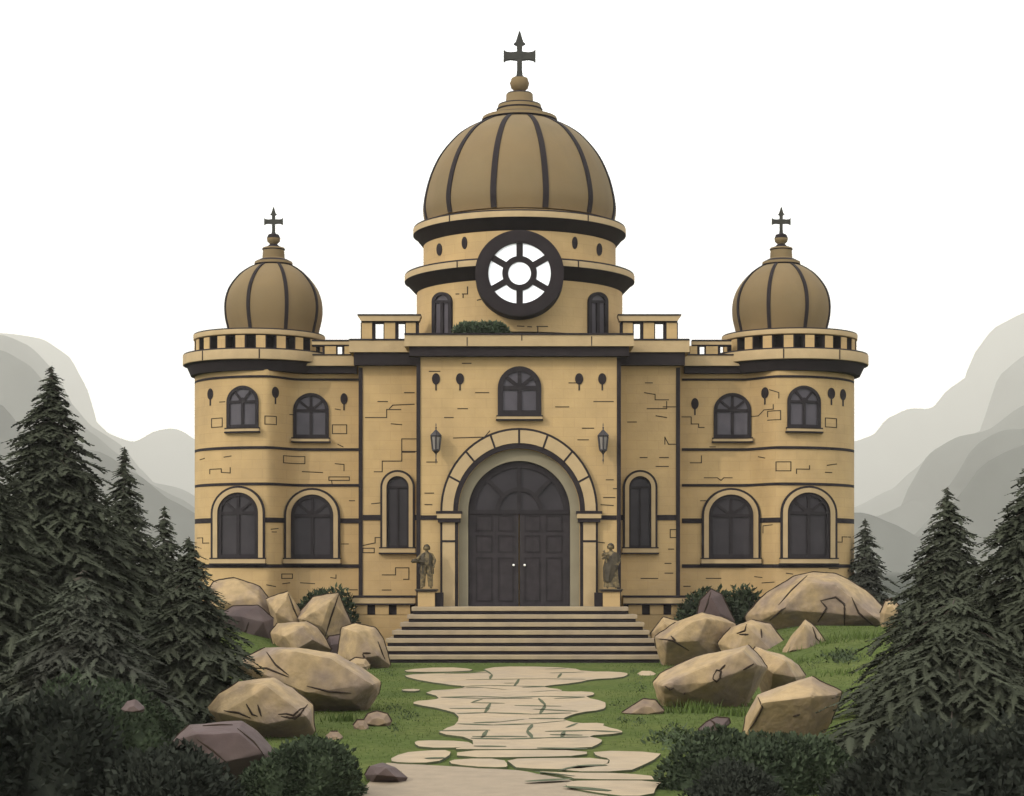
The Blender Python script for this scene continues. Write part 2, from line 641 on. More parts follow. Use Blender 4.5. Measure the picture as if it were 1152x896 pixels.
for side in (0, 1):
    fx = (lambda x: x) if side == 0 else (lambda x: 1168.5 - x)      # mirror about 584.25
    X = lambda a, c: (min(fx(a), fx(c)), max(fx(a), fx(c)))
    b = B()
    x0, x1 = X(404, 478)
    b.box(x0, x1, 398, 730, 0, YB - Y_BAY - .1, 0)
    if side == 0:
        segs = [step_mark(411, 470, [(24, 0), (0, -9), (16, 0)]), step_mark(421, 531, [(9, 0), (0, -12), (22, 0), (0, -10), (15, 0)]),
                step_mark(438, 460, [(4, -4), (24, -1)]), rect_mark(452, 494, 470, 508), [(418, 567), (428, 566)],
                step_mark(408, 614, [(14, -3), (0, -6), (9, 0)]), rect_mark(408, 617, 421, 622), step_mark(430, 647, [(15, 0), (0, -8), (15, 0), (0, 13), (-6, 0)]),
                [(430, 664), (440, 664)], [(425, 452), (436, 452)], [(440, 477), (452, 478)], [(455, 442), (466, 442)]]
    else:
        segs = [step_mark(725, 442, [(12, 2), (0, 6), (15, 0)]), step_mark(728, 460, [(22, 0), (0, -8)]), [(726, 431), (734, 431)],
                [(746, 458), (760, 458)], rect_mark(754, 596, 763, 605), [(742, 515), (752, 515)], [(720, 515), (728, 515)],
                [(738, 525), (752, 525)], step_mark(748, 500, [(0, -8), (4, 8), (12, 0)]), [(721, 651), (740, 651)], [(752, 618), (758, 618)], [(748, 645), (757, 645)],
                [(706, 475), (716, 475)], [(738, 468), (750, 470)], [(748, 634), (755, 634)]]
    marks(b, segs)
    part(b, 'side_bay', [M_WALL, M_JOINT], mBay)
    b = B()
    x0, x1 = X(403.5, 408)
    b.box(x0, x1, 414, 671, -.03, .3)
    part(b, 'corner_trim', M_DARK, mBay)
    for a, c in ((408.2, 431), (466.5, 477)):
        b = B()
        x0, x1 = X(a, c)
        b.box(x0, x1, 579.5, 585.5, -.025, .05)
        part(b, 'string_course', M_DARK, mBay)
    # plinth with blocks
    b = B()
    x0, x1 = X(400, 467)
    b.box(x0, x1, 692, 730, -.30, 0, 0)
    b.box(x0, x1, 680.5, 691.5, -.2, 0, 1)
    for a, c in ((401, 414), (423, 438), (447, 462)):
        y0, y1 = X(a, c)
        b.box(y0, y1, 680.6, 691.4, -.28, -.19, 0)
    part(b, 'plinth', [M_WALL, M_DARK], mBay)
    b = B()
    x0, x1 = X(398, 468)
    b.box(x0, x1, 672.5, 680, -.36, .0, 0)
    b.box(x0, x1, 670, 672.3, -.38, .0, 1)
    b.box(x0, x1, 678.8, 680.4, -.37, -.02, 1)
    part(b, 'plinth_ledge', [M_TRIM, M_DARK], mBay)
    # cornice of the bay
    b = B()
    x0, x1 = X(394, 474)
    b.box(x0, x1, 385, 398, -.38, YB - Y_BAY - .2, 0)
    b.box(x0, x1, 383.2, 385, -.40, .3, 1)
    xa, xb = X(399, 474)
    b.poly_prism([(xa, 398), (xb, 398), (xb, 412), (xa, 412)], -.30, .0, 1)  # dark underside: soffit shade given as colour
    part(b, 'bay_cornice', [M_TRIM, M_DARK], mBay)
    # roof balustrade of the bay
    yb = Y_BAY + .1
    mb = plane_map(yb)
    rail = B()
    x0, x1 = X(403, 474)
    rail.poly_prism([(x0, 356.5), (x1, 356.5), (x1 - (2 if side == 0 else 4), 362.5), (x0 + (4 if side == 0 else 2), 362.5)], -.25, .25, 0)
    rail.box(x0, x1, 355, 356.6, -.27, .27, 1)
    rail.box(x0 + 4, x1 - 4, 362.4, 364, -.2, .2, 1)
    bal = part(rail, 'bay_balustrade', [M_TRIM, M_DARK], mb)
    for a, c in ((407.5, 419), (433, 445), (457, 468)):
        q = B()
        y0, y1 = X(a, c)
        q.box(y0, y1, 364, 383.4, -.17, .17, 0)
        da, dc = (y1 - .1, y1 + 3.2) if side == 0 else (y0 - 3.2, y0 + .1)
        q.box(da, dc, 364, 383.4, -.14, .14, 1)
        q.box(y0 - 1.2, y0, 364, 383.4, -.15, .15, 1) if side == 0 else q.box(y1, y1 + 1.2, 364, 383.4, -.15, .15, 1)
        part(q, 'baluster', [M_WALL, M_DARK], mb, parent=bal)

# main cornice
b = B()
b.box(456, 712, 379, 391.5, -.40, .9, 0)
b.box(456, 712, 377, 379, -.43, .9, 1)
b.box(461, 707, 391.5, 402, -.30, .0, 1)  # soffit shade of the main cornice, painted in
b.box(471, 696, 377.3, 391, .9, YB - .3, 0)
marks(b, [[(526, 382), (526, 391)], [(587, 378), (587, 385)], [(665, 381), (665, 391)]], d0=-.406, d1=-.38)
part(b, 'main_cornice', [M_TRIM, M_DARK], mC)


# ---- windows
def window(mapf, cx, hw, top, bottom, sur=0.0, sill=True, wing=False, name='window', kind='fan', fr=4.0, glass=None,
           dark_out=True, sill_mats=None):
    glass = glass or M_GLASS
    sp = top + hw
    b = B()
    b.ring(arch(cx, hw, top, bottom), arch(cx, hw - fr, top + fr, bottom - fr), -.07, .06)
    mw = max(1.1, fr * .42)
    b.box(cx - mw, cx + mw, sp - 1, bottom - fr, -.062, .03)
    b.box(cx - hw + fr * .9, cx + hw - fr * .9, sp - mw, sp + mw, -.064, .03)
    if kind == 'fan':
        r0, r1 = hw * .26, hw - fr * .9
        for a in (52, 128) if hw < 20 else (40, 90, 140):
            ca, sa = math.cos(R(a)), math.sin(R(a))
            b.line([(cx + ca * r0 * .3, sp - sa * r0 * .3), (cx + ca * r1, sp - sa * r1)], mw * 1.7, -.060, .03)
        n = 12
        b.ring([(cx + r0 * math.cos(math.pi * i / n), sp - r0 * math.sin(math.pi * i / n)) for i in range(n + 1)],
               [(cx + .1 * math.cos(math.pi * i / n), sp - .1 * math.sin(math.pi * i / n)) for i in range(n + 1)], -.058, .03,
               closed=False)
    w = part(b, name, M_FRAME, mapf, wing)
    b = B()
    b.poly_prism(arch(cx, hw - fr * .95, top + fr * .95, bottom - fr * .95), -.02, .02)
    part(b, 'pane', glass, mapf, wing, parent=w)
    if sur:
        b = B()
        b.ring(arch(cx, hw + sur, top - sur, bottom), arch(cx, hw + .02, top - .02, bottom), -.12, .05, 0)
        b.ring(arch(cx, hw + sur + 2.4, top - sur - 2.4, bottom), arch(cx, hw + sur, top - sur, bottom), -.10, .05, 1)
        part(b, 'surround', [M_TRIM, M_DARK], mapf, wing, parent=w)
    if sill:
        e = sur + 3 if sur else 1.0
        hgt = 6 if sur else 4
        b = B()
        b.box(cx - hw - e, cx + hw + e, bottom + (1.2 if sur else .8), bottom + hgt, -.17, .05, 0)
        b.box(cx - hw - e - 1, cx + hw + e + 1, bottom + hgt, bottom + hgt + 1.6, -.165, .05, 1)
        b.box(cx - hw - e - .5, cx + hw + e + .5, bottom - .2, bottom + 1.2, -.18, .05, 1)
        part(b, 'sill', [M_TRIM, M_DARK], mapf, wing, parent=w)
    return w


window(mC, 584.5, 24.5, 412.5, 468, fr=6)
for cx in (447.5, 720):
    window(mBay, cx, 12.5, 536, 616, sur=4.5, kind='plain', fr=2.2, glass=M_GLASSD)


# ---- loopholes: dark oval holes with a weep slot below
def loophole(mapf, cx, cy, rx=4.6, ry=6.4, drip=13, wing=False):
    b = B()
    b.poly_prism(disc(cx, cy, rx, ry, 20), -.02, .04)
    if drip:
        b.box(cx - .8, cx + .8, cy + ry - 1, cy + drip, -.015, .03)
    part(b, 'loophole', M_DARK, mapf, wing)


for x in (490.5, 517.5, 651.5, 677.5):
    loophole(mC, x, 426.5)

# ---- wings (left coordinates; the right wing is its mirror image, a little longer)
WL_MARKS = [rect_mark(238, 471, 250, 481), rect_mark(298, 470, 311, 479), rect_mark(374, 477, 390, 487), [(247, 453), (253, 453)],
            step_mark(236, 533, [(0, -5), (13, 0), (0, 4), (10, 1), (0, -6)]), [(225, 516), (230, 515)], [(252, 515), (260, 514)],
            rect_mark(319, 513, 343, 521), [(340, 530), (363, 531)], step_mark(377, 521, [(10, 1), (0, 7)]), rect_mark(370, 536, 393, 540),
            step_mark(222, 605, [(6, 0), (0, 6), (7, 0)]), [(305, 596), (313, 595)], [(306, 599), (311, 599)], [(393, 563), (399, 563)],
            [(384, 612), (392, 612)], rect_mark(317, 646, 329, 651), [(300, 658), (310, 660)], [(318, 657), (326, 656)], [(338, 656), (354, 657)],
            step_mark(372, 650, [(6, 1), (0, -4)]), [(373, 540), (374, 546)], [(380, 499), (386, 502)], [(393, 664), (402, 664)], [(377, 459), (383, 460)],
            [(388, 545), (396, 546)], [(326, 466), (334, 466)]]
WR_MARKS = [step_mark(312, 470, [(0, -6), (-14, 0), (0, 10), (14, 0)]), step_mark(395, 520, [(-12, 0), (0, -8)]), rect_mark(287, 521, 303, 531), step_mark(281, 534, [(0, -5), (-14, 0), (0, -4)]),
            [(315, 516), (322, 514)], step_mark(380, 537, [(-14, 0), (-4, 3), (-3, -3), (-9, 0)]), step_mark(240, 610, [(-8, 0), (0, -6), (-9, 0)]),
            [(375, 563), (384, 563)], [(370, 607), (378, 607)], [(371, 616), (378, 616)], [(362, 651), (378, 651)], [(318, 650), (326, 649)],
            step_mark(333, 664, [(0, 8), (-14, 0)]), [(305, 655), (318, 656)], [(285, 646), (292, 645)], [(248, 524), (238, 522)], [(250, 532), (243, 532)],
            step_mark(336, 468, [(-14, 0), (-6, -6), (-10, 0), (0, -5)]), rect_mark(250, 471, 238, 481), [(395, 660), (402, 660)], step_mark(317, 600, [(0, -8), (-10, -1)]),
            [(238, 601), (246, 603)], [(310, 440), (300, 444), (300, 450)], step_mark(404, 468, [(-10, 0), (0, 8), (-8, 0), (0, 4), (-6, 0)]), [(246, 640), (236, 640)], [(368, 502), (374, 502)]]

for side, mw in ((0, mWL), (1, mWR)):
    b = B()
    xs = [219.02, 219.3, 220, 221.5, 223.5] + [226 + 3 * i for i in range(38)] + [341, 360, 380, 412]
    front = [mw(x, 700, 0) for x in xs]
    zb, zt = mw(300, 735, 0).z, mw(300, 405, 0).z
    plan = [(v.x, v.y) for v in front]
    plan += [(plan[-1][0], YB - .6), (plan[0][0], YB - .6)]
    lo = [b.bm.verts.new((x, y, zb)) for x, y in plan]
    hi = [b.bm.verts.new((x, y, zt)) for x, y in plan]
    n = len(plan)
    b.bm.faces.new(lo)
    b.bm.faces.new(hi)
    for i in range(n):
        b.bm.faces.new((lo[i], lo[(i + 1) % n], hi[(i + 1) % n], hi[i]))
    q = B()
    marks(q, WL_MARKS if side == 0 else WR_MARKS, w=1.0)
    q.slice_x(4, 220, 408)
    q.map(mw)
    me = bpy.data.meshes.new('tmp')
    q.bm.to_mesh(me)
    q.bm.free()
    b.bm.from_mesh(me)
    bpy.data.meshes.remove(me)
    wall = b.build('wing_tower', [M_WALL, M_JOINT], church, 50)
    # string courses
    for y0, y1, spans in ((424.5, 427, ((219.3, 404),)), (503.5, 506.5, ((219.3, 404),)), (544, 547, ((219.3, 404),)),
                          (583, 588.5, ((219.3, 240.5), (296.5, 322), (381, 404))), (635, 639, ((219.3, 404),))):
        for xa, xb in spans:
            s = B()
            s.box(xa, xb, y0, y1, -.03, .05)
            part(s, 'string_course', M_DARK, mw, wing=True)
    window(mw, 273, 18, 436, 483, wing=True, fr=3.6)
    window(mw, 350, 20, 441, 492, wing=True, fr=3.8)
    window(mw, 268, 23, 555, 628, sur=5, wing=True, fr=4.2, glass=M_GLASSD)
    window(mw, 351.5, 24, 556, 628, sur=5, wing=True, fr=4.2, glass=M_GLASSD)
    loops = (((236.5, 443), (310, 443), (387, 447.5))) if side == 0 else ((231, 443), (243.5, 443), (315, 443), (390, 453))
    for x, y in loops:
        loophole(mw, x, y, rx=4.0 if x > 240 else 3.2, wing=True)
    # straight cornice and balustrade between tower and bay
    def wx(a, c):
        return (a, c) if side == 0 else (RX(c), RX(a))
    mfl = plane_map(Y_WING, WREF)
    s = B()
    a, c = wx(340, 402)
    s.box(a, c, 400, 411.5, -.38, YB - Y_WING - 1, 0)
    s.box(a, c, 398.5, 400, -.40, 0, 1)
    s.box(a, c, 411.5, 419.5, -.27, .0, 1)  # painted shade beneath the wing cornice
    part(s, 'wing_cornice', [M_TRIM, M_DARK], mfl)
    s = B()
    a, c = wx(352, 394)
    s.box(a, c, 383.5, 387.5, -.3, -.02, 0)
    s.box(a, c, 382, 383.6, -.32, 0, 1)
    s.box(a, c, 387.4, 389, -.28, -.04, 1)
    bal = part(s, 'wing_balustrade', [M_TRIM, M_DARK], mfl)
    for xa, xb in ((366.5, 379), (388.5, 396)):
        s = B()
        a, c = wx(xa, xb)
        s.box(a, c, 388.8, 399, -.27, -.06, 0)
        a, c = wx(xa - 2.8, xa)
        s.box(a, c, 388.8, 399, -.25, -.08, 1)
        a, c = wx(xb, xb + 1.3)
        s.box(a, c, 388.8, 399, -.25, -.08, 1)
        part(s, 'baluster', [M_WALL, M_DARK], mfl, parent=bal)
    # round parapet of the tower
    yc = 3.65
    pc = 292.0 if side == 0 else 888.0
    stretch = 1.0 if side == 0 else 1.03
    s_ = sc(yc)
    xc = (pc - CX) * s_

    def zz(py):
        return EYE + (HY - py) * s_
    s = B()
    r = 85 * s_ * stretch
    rw = 73 * s_ * stretch
    s.lathe(xc, yc, [(rw - .2, zz(425), 1), (rw + .085, zz(425), 1), (rw + .10, zz(423.5), 1), (r - .12, zz(415), 1), (r - .02, zz(413.5), 1),  # sloping underside coloured dark for its shade
                     (r, zz(413), 0), (r, zz(402.6), 0), (r - .02, zz(401), 1), (rw - .3, zz(400), 0)], n=96)
    rj = r + .004
    for a in ((-38, 8) if side == 0 else (30, -12)):
        t0, t1 = R(a - .25), R(a + .25)
        s.tube([(xc + rj * math.sin(t0), yc - rj * math.cos(t0), zz(413)), (xc + rj * math.sin(t0), yc - rj * math.cos(t0), zz(402.8))], .018, 4, 1)
    part(s, 'tower_cornice', [M_TRIM, M_DARK])
    s = B()
    rb = 71 * s_ * stretch
    s.lathe(xc, yc, [(rb - .42, zz(386), 0), (rb - .06, zz(386.4), 1), (rb - .02, zz(385), 1), (rb + .06, zz(384.6), 0), (rb + .07, zz(379.6), 0),
                     (rb + .05, zz(378.2), 1), (rb - .42, zz(378), 0), (rb - .42, zz(386), 0)], n=96, cap=False)
    tb = part(s, 'tower_balustrade', [M_TRIM, M_DARK])
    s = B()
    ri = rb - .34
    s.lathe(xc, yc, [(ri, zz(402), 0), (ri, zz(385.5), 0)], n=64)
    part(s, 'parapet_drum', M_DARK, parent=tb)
    for k in range(20):
        t = 2 * math.pi * (k + .5) / 20
        if math.cos(t) < -.35:
            continue
        q = B()
        w = .135
        q.wbox(-w, w, -rb - .03, -rb + .28, zz(401.2), zz(386.2), 0)
        q.wbox(w, w + .035, -rb - .01, -rb + .26, zz(401.2), zz(386.2), 1)
        q.wbox(-w - .035, -w, -rb - .01, -rb + .26, zz(401.2), zz(386.2), 1)
        bmesh.ops.rotate(q.bm, verts=q.bm.verts, cent=(0, 0, 0), matrix=Matrix.Rotation(t, 3, 'Z'))
        bmesh.ops.translate(q.bm, verts=q.bm.verts, vec=(xc, yc, 0))
        part(q, 'baluster', [M_WALL, M_DARK], parent=tb)


# ---- domes
def cross_mesh(x, y, z0, z1, arm, w, parent):
    """flared iron cross with a spear point"""
    b = B()
    h = z1 - z0
    za = z0 + h * .47
    pts = []
    half = [(w * .75, z0), (w * .55, z0 + h * .15), (w * .55, za - w * .9), (arm * .55, za - w * .75), (arm * .85, za - w * .9), (arm, za - w * 1.35), (arm, za + w * 1.35),
            (arm * .85, za + w * .9), (arm * .55, za + w * .75), (w * .55, za + w * .9), (w * .6, z0 + h * .70), (w * 1.25, z0 + h * .73), (w * .8, z0 + h * .77), (w * .12, z1)]
    pts = [(x + a, c) for a, c in half] + [(x - a, c) for a, c in half[::-1]]
    b.poly_prism(pts, y - w * .5, y + w * .5)
    o = b.build('cross', M_IRON, parent, 30)
    return o


def dome(pc, yc, prof, nrib, off, ribw, finial, crossd, n=96, name='dome'):
    """prof: (r px, py) base to top"""
    s_ = sc(yc)
    xc = (pc - CX) * s_
    zz = lambda py: EYE + (HY - py) * s_
    # smooth the profile
    pr = []
    for i in range(len(prof) - 1):
        p0, p1, p2, p3 = prof[max(i - 1, 0)], prof[i], prof[i + 1], prof[min(i + 2, len(prof) - 1)]
        for k in range(6):
            t = k / 6
            f = lambda a, b_, c, d_: .5 * ((2 * b_) + (-a + c) * t + (2 * a - 5 * b_ + 4 * c - d_) * t * t + (-a + 3 * b_ - 3 * c + d_) * t ** 3)
            pr.append((f(p0[0], p1[0], p2[0], p3[0]), f(p0[1], p1[1], p2[1], p3[1])))
    pr.append(prof[-1])
    b = B()
    b.lathe(xc, yc, [(r * s_, zz(py), 0) for r, py in pr], n=n)
    d = b.build(name, M_DOME, church, 60)
    for k in range(nrib):
        t = R(off + 360 / nrib * k)
        if math.cos(t) < -.55:
            continue
        rb = B()
        rows = []
        for r, py in pr:
            rr = r * s_
            wd = ribw * (.55 + .45 * r / max(p[0] for p in prof)) * s_
            row = []
            for lat, dr in ((-1, -.03), (-1, .03), (1, .03), (1, -.03)):
                v = Vector((lat * wd, -(rr + dr), zz(py) + (dr * .5 if dr > 0 else 0)))
                v.rotate(Matrix.Rotation(t, 3, 'Z'))
                row.append(rb.bm.verts.new((xc + v.x, yc + v.y, v.z)))
            rows.append(row)
        for a, c in zip(rows, rows[1:]):
            for j in range(4):
                rb.bm.faces.new((a[j], a[(j + 1) % 4], c[(j + 1) % 4], c[j]))
        rb.bm.faces.new(rows[0])
        rb.bm.faces.new(rows[-1])
        rb.build('rib', M_DARK, d, 30)
    f = B()
    f.lathe(xc, yc, [(r * s_, zz(py), m) for r, py, m in finial], n=32)
    f.build('finial', [M_DOME, M_DARK], d, 40)
    cross_mesh(xc, yc, zz(crossd[0]), zz(crossd[1]), crossd[2] * s_, crossd[3] * s_, d)


YD = 3.65
dome(584.5, YD, [(106, 254), (108.5, 240), (107, 225), (101, 203), (90, 180), (73, 159), (57, 147), (38, 137.5)], 12, 15, 3.2,
     [(41, 139, 1), (43, 137, 1), (42, 133.5, 0), (36, 131.5, 1), (26.5, 131, 0), (26, 129, 1), (25.5, 125.5, 0), (26, 124.8, 1), (26, 123.6, 1), (25, 123, 0), (24.5, 120, 0),
      (24, 118.6, 1), (16, 118, 0), (15.5, 117, 1), (15, 107, 0), (14, 105.4, 1), (7.5, 105, 0), (5.5, 103, 1), (9.5, 99.5, 0), (11, 94, 0), (9, 88.5, 0), (5, 86.5, 1)],
     (88, 36, 18, 5.3))
for pc in (307.8, 878.8):
    dome(pc, YD, [(49.5, 380), (51.5, 371), (54.2, 359), (54.9, 347), (53, 335), (48, 323.5), (38, 311), (26.5, 302.5), (16.5, 298)], 8, 22.5, 2.0,
         [(19, 300.5, 1), (21.5, 298, 1), (21, 295.2, 0), (15.5, 292.4, 1), (12.5, 291, 0), (12, 282, 0), (13, 280.8, 1), (12, 279.2, 0), (7, 277.6, 1), (4, 275, 1),
          (7, 272, 0), (7.6, 268.5, 0), (6, 264.5, 1), (2.5, 263, 1)], (264, 233.5, 10.5, 3.0), n=64)

# ---- drum under the main dome
sD = sc(YD)
xD = (584.5 - CX) * sD
zD = lambda py: EYE + (HY - py) * sD
b = B()
b.lathe(xD, YD, [(115.5 * sD, zD(388), 0), (115.5 * sD, zD(318), 0)], n=96)
for a, pyc in ((-24, 335), (14, 372), (18, 366)):
    pass
part(b, 'drum', [M_WALL, M_JOINT])
b = B()
b.lathe(xD, YD, [(108 * sD, zD(322), 0), (108 * sD, zD(256), 0)], n=96)
part(b, 'upper_drum', [M_WALL, M_JOINT])
for name, r0, r1, pt, pf, pb in (('lower_ring', 129, 113, 311, 319, 333.5), ('upper_ring', 119.5, 106, 258.5, 266.5, 280)):
    b = B()
    b.lathe(xD, YD, [((r1 - 8) * sD, zD(pb), 1), (r1 * sD + .0, zD(pb), 1), (r1 * sD + .06, zD(pb - 1), 1), ((r0 - 2.2) * sD, zD(pf + 1.5), 1), (r0 * sD, zD(pf + .4), 1), (r0 * sD, zD(pf), 1),  # dark cove below the fascia: shade put into the colour
                     (r0 * sD, zD(pt + 1.8), 0), ((r0 - .6) * sD, zD(pt), 1), ((r1 - 8) * sD, zD(pt - .3), 0)], n=96)
    for a in ((-31, 29) if name == 'lower_ring' else (-39, 38)):
        t = R(a)
        rj = r0 * sD + .004
        b.tube([(xD + rj * math.sin(t), YD - rj * math.cos(t), zD(pf)), (xD + rj * math.sin(t), YD - rj * math.cos(t), zD(pt + 1.6))], .018, 4, 1)
    part(b, name, [M_TRIM, M_DARK])


def on_drum(r):
    def fn(px, py, d):
        x = (px - 584.5) * sD * 1.0
        # nearer wall: correct the picture x for its own depth
        for _ in range(4):
            yy = YD - math.sqrt(max(.01, r * r - x * x))
            x = (px - 584.5) * sc(yy)
            x = max(-r * .985, min(r * .985, x))
        nx = x / r
        ny = math.sqrt(max(0, 1 - nx * nx))
        z = EYE + (HY - py) * sc(YD - r * ny)
        return Vector((xD + x + nx * -d, YD - r * ny + ny * d, z))
    return fn


mD1, mD2 = on_drum(115.5 * sD), on_drum(108 * sD)
for cx in (498.5, 671.5):
    w = window(mD1, cx, 10.8, 329, 379, sill=False, fr=3.6, kind='plain')
for x, y in ((494.5, 281), (522.7, 273.5), (646.5, 273.5), (674, 281)):
    loophole(mD2, x, y, 3.0, 7.0, drip=0)
q = B()
marks(q, [step_mark(513, 331, [(13, 0), (0, -8)]), [(521, 331), (521, 335)], [(537, 338), (541, 337)], [(582, 367), (598, 368)], [(604, 367.5), (616, 367.5)], [(605, 368), (605, 374)]], w=1.2)
q.map(mD1)
part(q, 'masonry_joint', M_JOINT)

# ---- rose window
yR = -.06
mR = plane_map(yR)
b = B()
cx, cy = 584.5, 308.5
b.ring(disc(cx, cy, 50, 48.5, 64), disc(cx, cy, 35, 34, 64), -.16, 1.0)
b.ring(disc(cx, cy, 49, 47.5, 64), disc(cx, cy, 36.5, 35.5, 64), -.17, -.16)
b.ring(disc(cx, cy, 19.5, 19.5, 40), disc(cx, cy, 12.8, 12.8, 40), -.14, .06)
for k in range(6):
    a = R(90 + 60 * k)
    b.line([(cx + 18 * math.cos(a), cy + 18 * math.sin(a)), (cx + 36 * math.cos(a), cy + 36 * math.sin(a))], 7.2, -.13, .06)
rose = part(b, 'rose_window', M_DARK, mR)
b = B()
b.poly_prism(disc(cx, cy, 35.3, 34.3, 48), -.105, .06)
part(b, 'pane', M_WHITE, mR, parent=rose)

# ---- portal
b = B()
o_ = arch(584, 87, 483, 684, 36, rise=91)
i_ = arch(584, 74, 499, 684, 36, rise=75)
b.ring(arch(584, 86, 484.5, 575, 36, rise=90.5), arch(584, 74, 499, 575, 36, rise=76), -.16, .05, 0, closed=False)
b.ring(arch(584, 88.5, 482, 575, 36, rise=93), arch(584, 86, 484.5, 575, 36, rise=90.5), -.13, .05, 1, closed=False)
b.ring(arch(584, 74, 499, 575, 36, rise=76), arch(584, 68.5, 505, 575, 36, rise=70), -.14, .05, 1, closed=False)
for k in range(1, 8):
    a = math.pi * (.02 + .96 * k / 8)
    ca, sa = math.cos(a), math.sin(a)
    b.line([(584 + 73 * ca, 575 - 75 * sa), (584 + 87 * ca, 575 - 91 * sa)], 2.2, -.166, .0, 1)
part(b, 'arch', [M_TRIM, M_DARK], mC)
b = B()
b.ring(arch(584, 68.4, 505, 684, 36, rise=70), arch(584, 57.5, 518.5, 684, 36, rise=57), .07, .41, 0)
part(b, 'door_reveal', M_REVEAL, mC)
for sgn in (-1, 1):
    b = B()
    f = lambda a: 584 + sgn * a
    X2 = lambda a, c: (min(f(a), f(c)), max(f(a), f(c)))
    x0, x1 = X2(72, 86)
    b.box(x0, x1, 588, 684, -.16, .05, 0)
    x0, x1 = X2(68.5, 72)
    b.box(x0, x1, 588, 684, -.14, .05, 1)
    x0, x1 = X2(86, 88.5)
    b.box(x0, x1, 588, 684, -.13, .05, 1)
    x0, x1 = X2(72, 86)
    b.box(x0, x1, 608, 610.5, -.166, .0, 1)
    part(b, 'jamb', [M_TRIM, M_DARK], mC)
    b = B()
    x0, x1 = X2(64, 93)
    b.box(x0 + 1, x1 - 1, 578.5, 583.5, -.26, .05, 0)
    b.box(x0, x1, 575.5, 578.4, -.27, .05, 1)
    b.box(x0 + 2, x1 - 2, 583.6, 588, -.24, .05, 1)
    part(b, 'capital', [M_TRIM, M_DARK], mC)
# door leaves and fanlight
for sgn in (-1, 1):
    f = lambda a: 584 + sgn * a
    X2 = lambda a, c: (min(f(a), f(c)), max(f(a), f(c)))
    b = B()
    x0, x1 = X2(.8, 57.3)
    b.box(x0, x1, 577, 684, .20, .33, 0)
    for a, c, t, bt in ((6, 24, 579.5, 598), (6, 24, 602, 622), (30, 49, 579.5, 598), (30, 49, 602, 622), (6, 24, 627, 677), (30, 49, 627, 677)):
        x0, x1 = X2(a, c)
        b.ring([(x0, t), (x1, t), (x1, bt), (x0, bt)], [(x0 + 1.6, t + 1.6), (x1 - 1.6, t + 1.6), (x1 - 1.6, bt - 1.6), (x0 + 1.6, bt - 1.6)], .182, .22, 1)
    dl = part(b, 'door', [M_DOOR, M_FRAME], mC)
    k = B()
    kx = f(6.2)
    p = mC(kx, 636, .13)
    k.lathe(p.x, 0, [(.006, -.045, 0), (.02, -.04, 0), (.033, -.02, 0), (.033, .01, 0), (.022, .03, 0), (.014, .035, 0), (.014, .09, 0)], n=14)
    bmesh.ops.rotate(k.bm, verts=k.bm.verts, cent=(p.x, 0, 0), matrix=Matrix.Rotation(R(90), 3, 'X').inverted())
    bmesh.ops.translate(k.bm, verts=k.bm.verts, vec=(0, p.y, p.z))
    part(k, 'handle', M_BRASS, parent=dl)
b = B()
b.ring(arch(584, 57.4, 518.6, 577, 36, rise=57), arch(584, 50, 526, 577, 36, rise=50), .18, .33, closed=False)
b.box(527, 641, 573.5, 578.4, .165, .3)
n = 20
b.ring([(584 + 27 * math.cos(math.pi * i / n), 575 - 27 * math.sin(math.pi * i / n)) for i in range(n + 1)],
       [(584 + 22.5 * math.cos(math.pi * i / n), 575 - 22.5 * math.sin(math.pi * i / n)) for i in range(n + 1)], .17, .3, closed=False)
for a in (45, 90, 135):
    r0 = 0 if a == 90 else 25
    b.line([(584 + r0 * math.cos(R(a)), 575 - r0 * math.sin(R(a))), (584 + 51 * math.cos(R(a)), 575 - 51 * math.sin(R(a)))], 4.5, .168, .3)
fan = part(b, 'fanlight', M_FRAME, mC)
b = B()
b.poly_prism(arch(584, 50.3, 525.7, 575, 30, rise=50), .24, .3)
part(b, 'pane', M_GLASSD, mC, parent=fan)

# ---- steps
NS = 7
Y_TOP, TREAD = -1.0, .33
z_top = EYE - 43 * sc(Y_TOP)
rise = z_top / NS
lefts = [432, 432.5, 434, 441, 450, 458, 463]
rights = [752, 745, 738, 731, 725, 717, 707]
steps = empty('stone_steps', P(584, 640, -1.8) * 1, 'wide flight of seven tan stone steps leading up to the dark arched door', 'steps')
steps.location = ((592 - CX) * sc(-2), -1.5, 0)
for k in range(NS):
    yf = Y_TOP - (NS - 1 - k) * TREAD
    z0, z1 = k * rise, (k + 1) * rise
    x0, x1 = (lefts[k] - CX) * sc(yf), (rights[k] - CX) * sc(yf)
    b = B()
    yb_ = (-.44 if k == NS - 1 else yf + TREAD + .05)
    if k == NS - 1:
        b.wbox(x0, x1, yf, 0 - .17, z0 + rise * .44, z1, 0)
        b.wbox(x0 + .04, x1 - .04, yf + .05, -.19, z0 + .004, z0 + rise * .44, 1)  # landing riser coloured dark as the shadow line under the nosing
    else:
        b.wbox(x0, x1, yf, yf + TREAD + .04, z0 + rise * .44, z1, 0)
        b.wbox(x0 + .04, x1 - .04, yf + .05, 0 - .19, z0 + (.004 if k else -.05), z0 + rise * .44, 1)  # dark riser: nosing shadow painted in
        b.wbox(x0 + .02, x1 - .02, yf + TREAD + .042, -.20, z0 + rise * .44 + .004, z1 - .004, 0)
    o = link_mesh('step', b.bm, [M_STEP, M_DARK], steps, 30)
    bv = o.modifiers.new('bevel', 'BEVEL')
    bv.width = .012
    bv.segments = 2

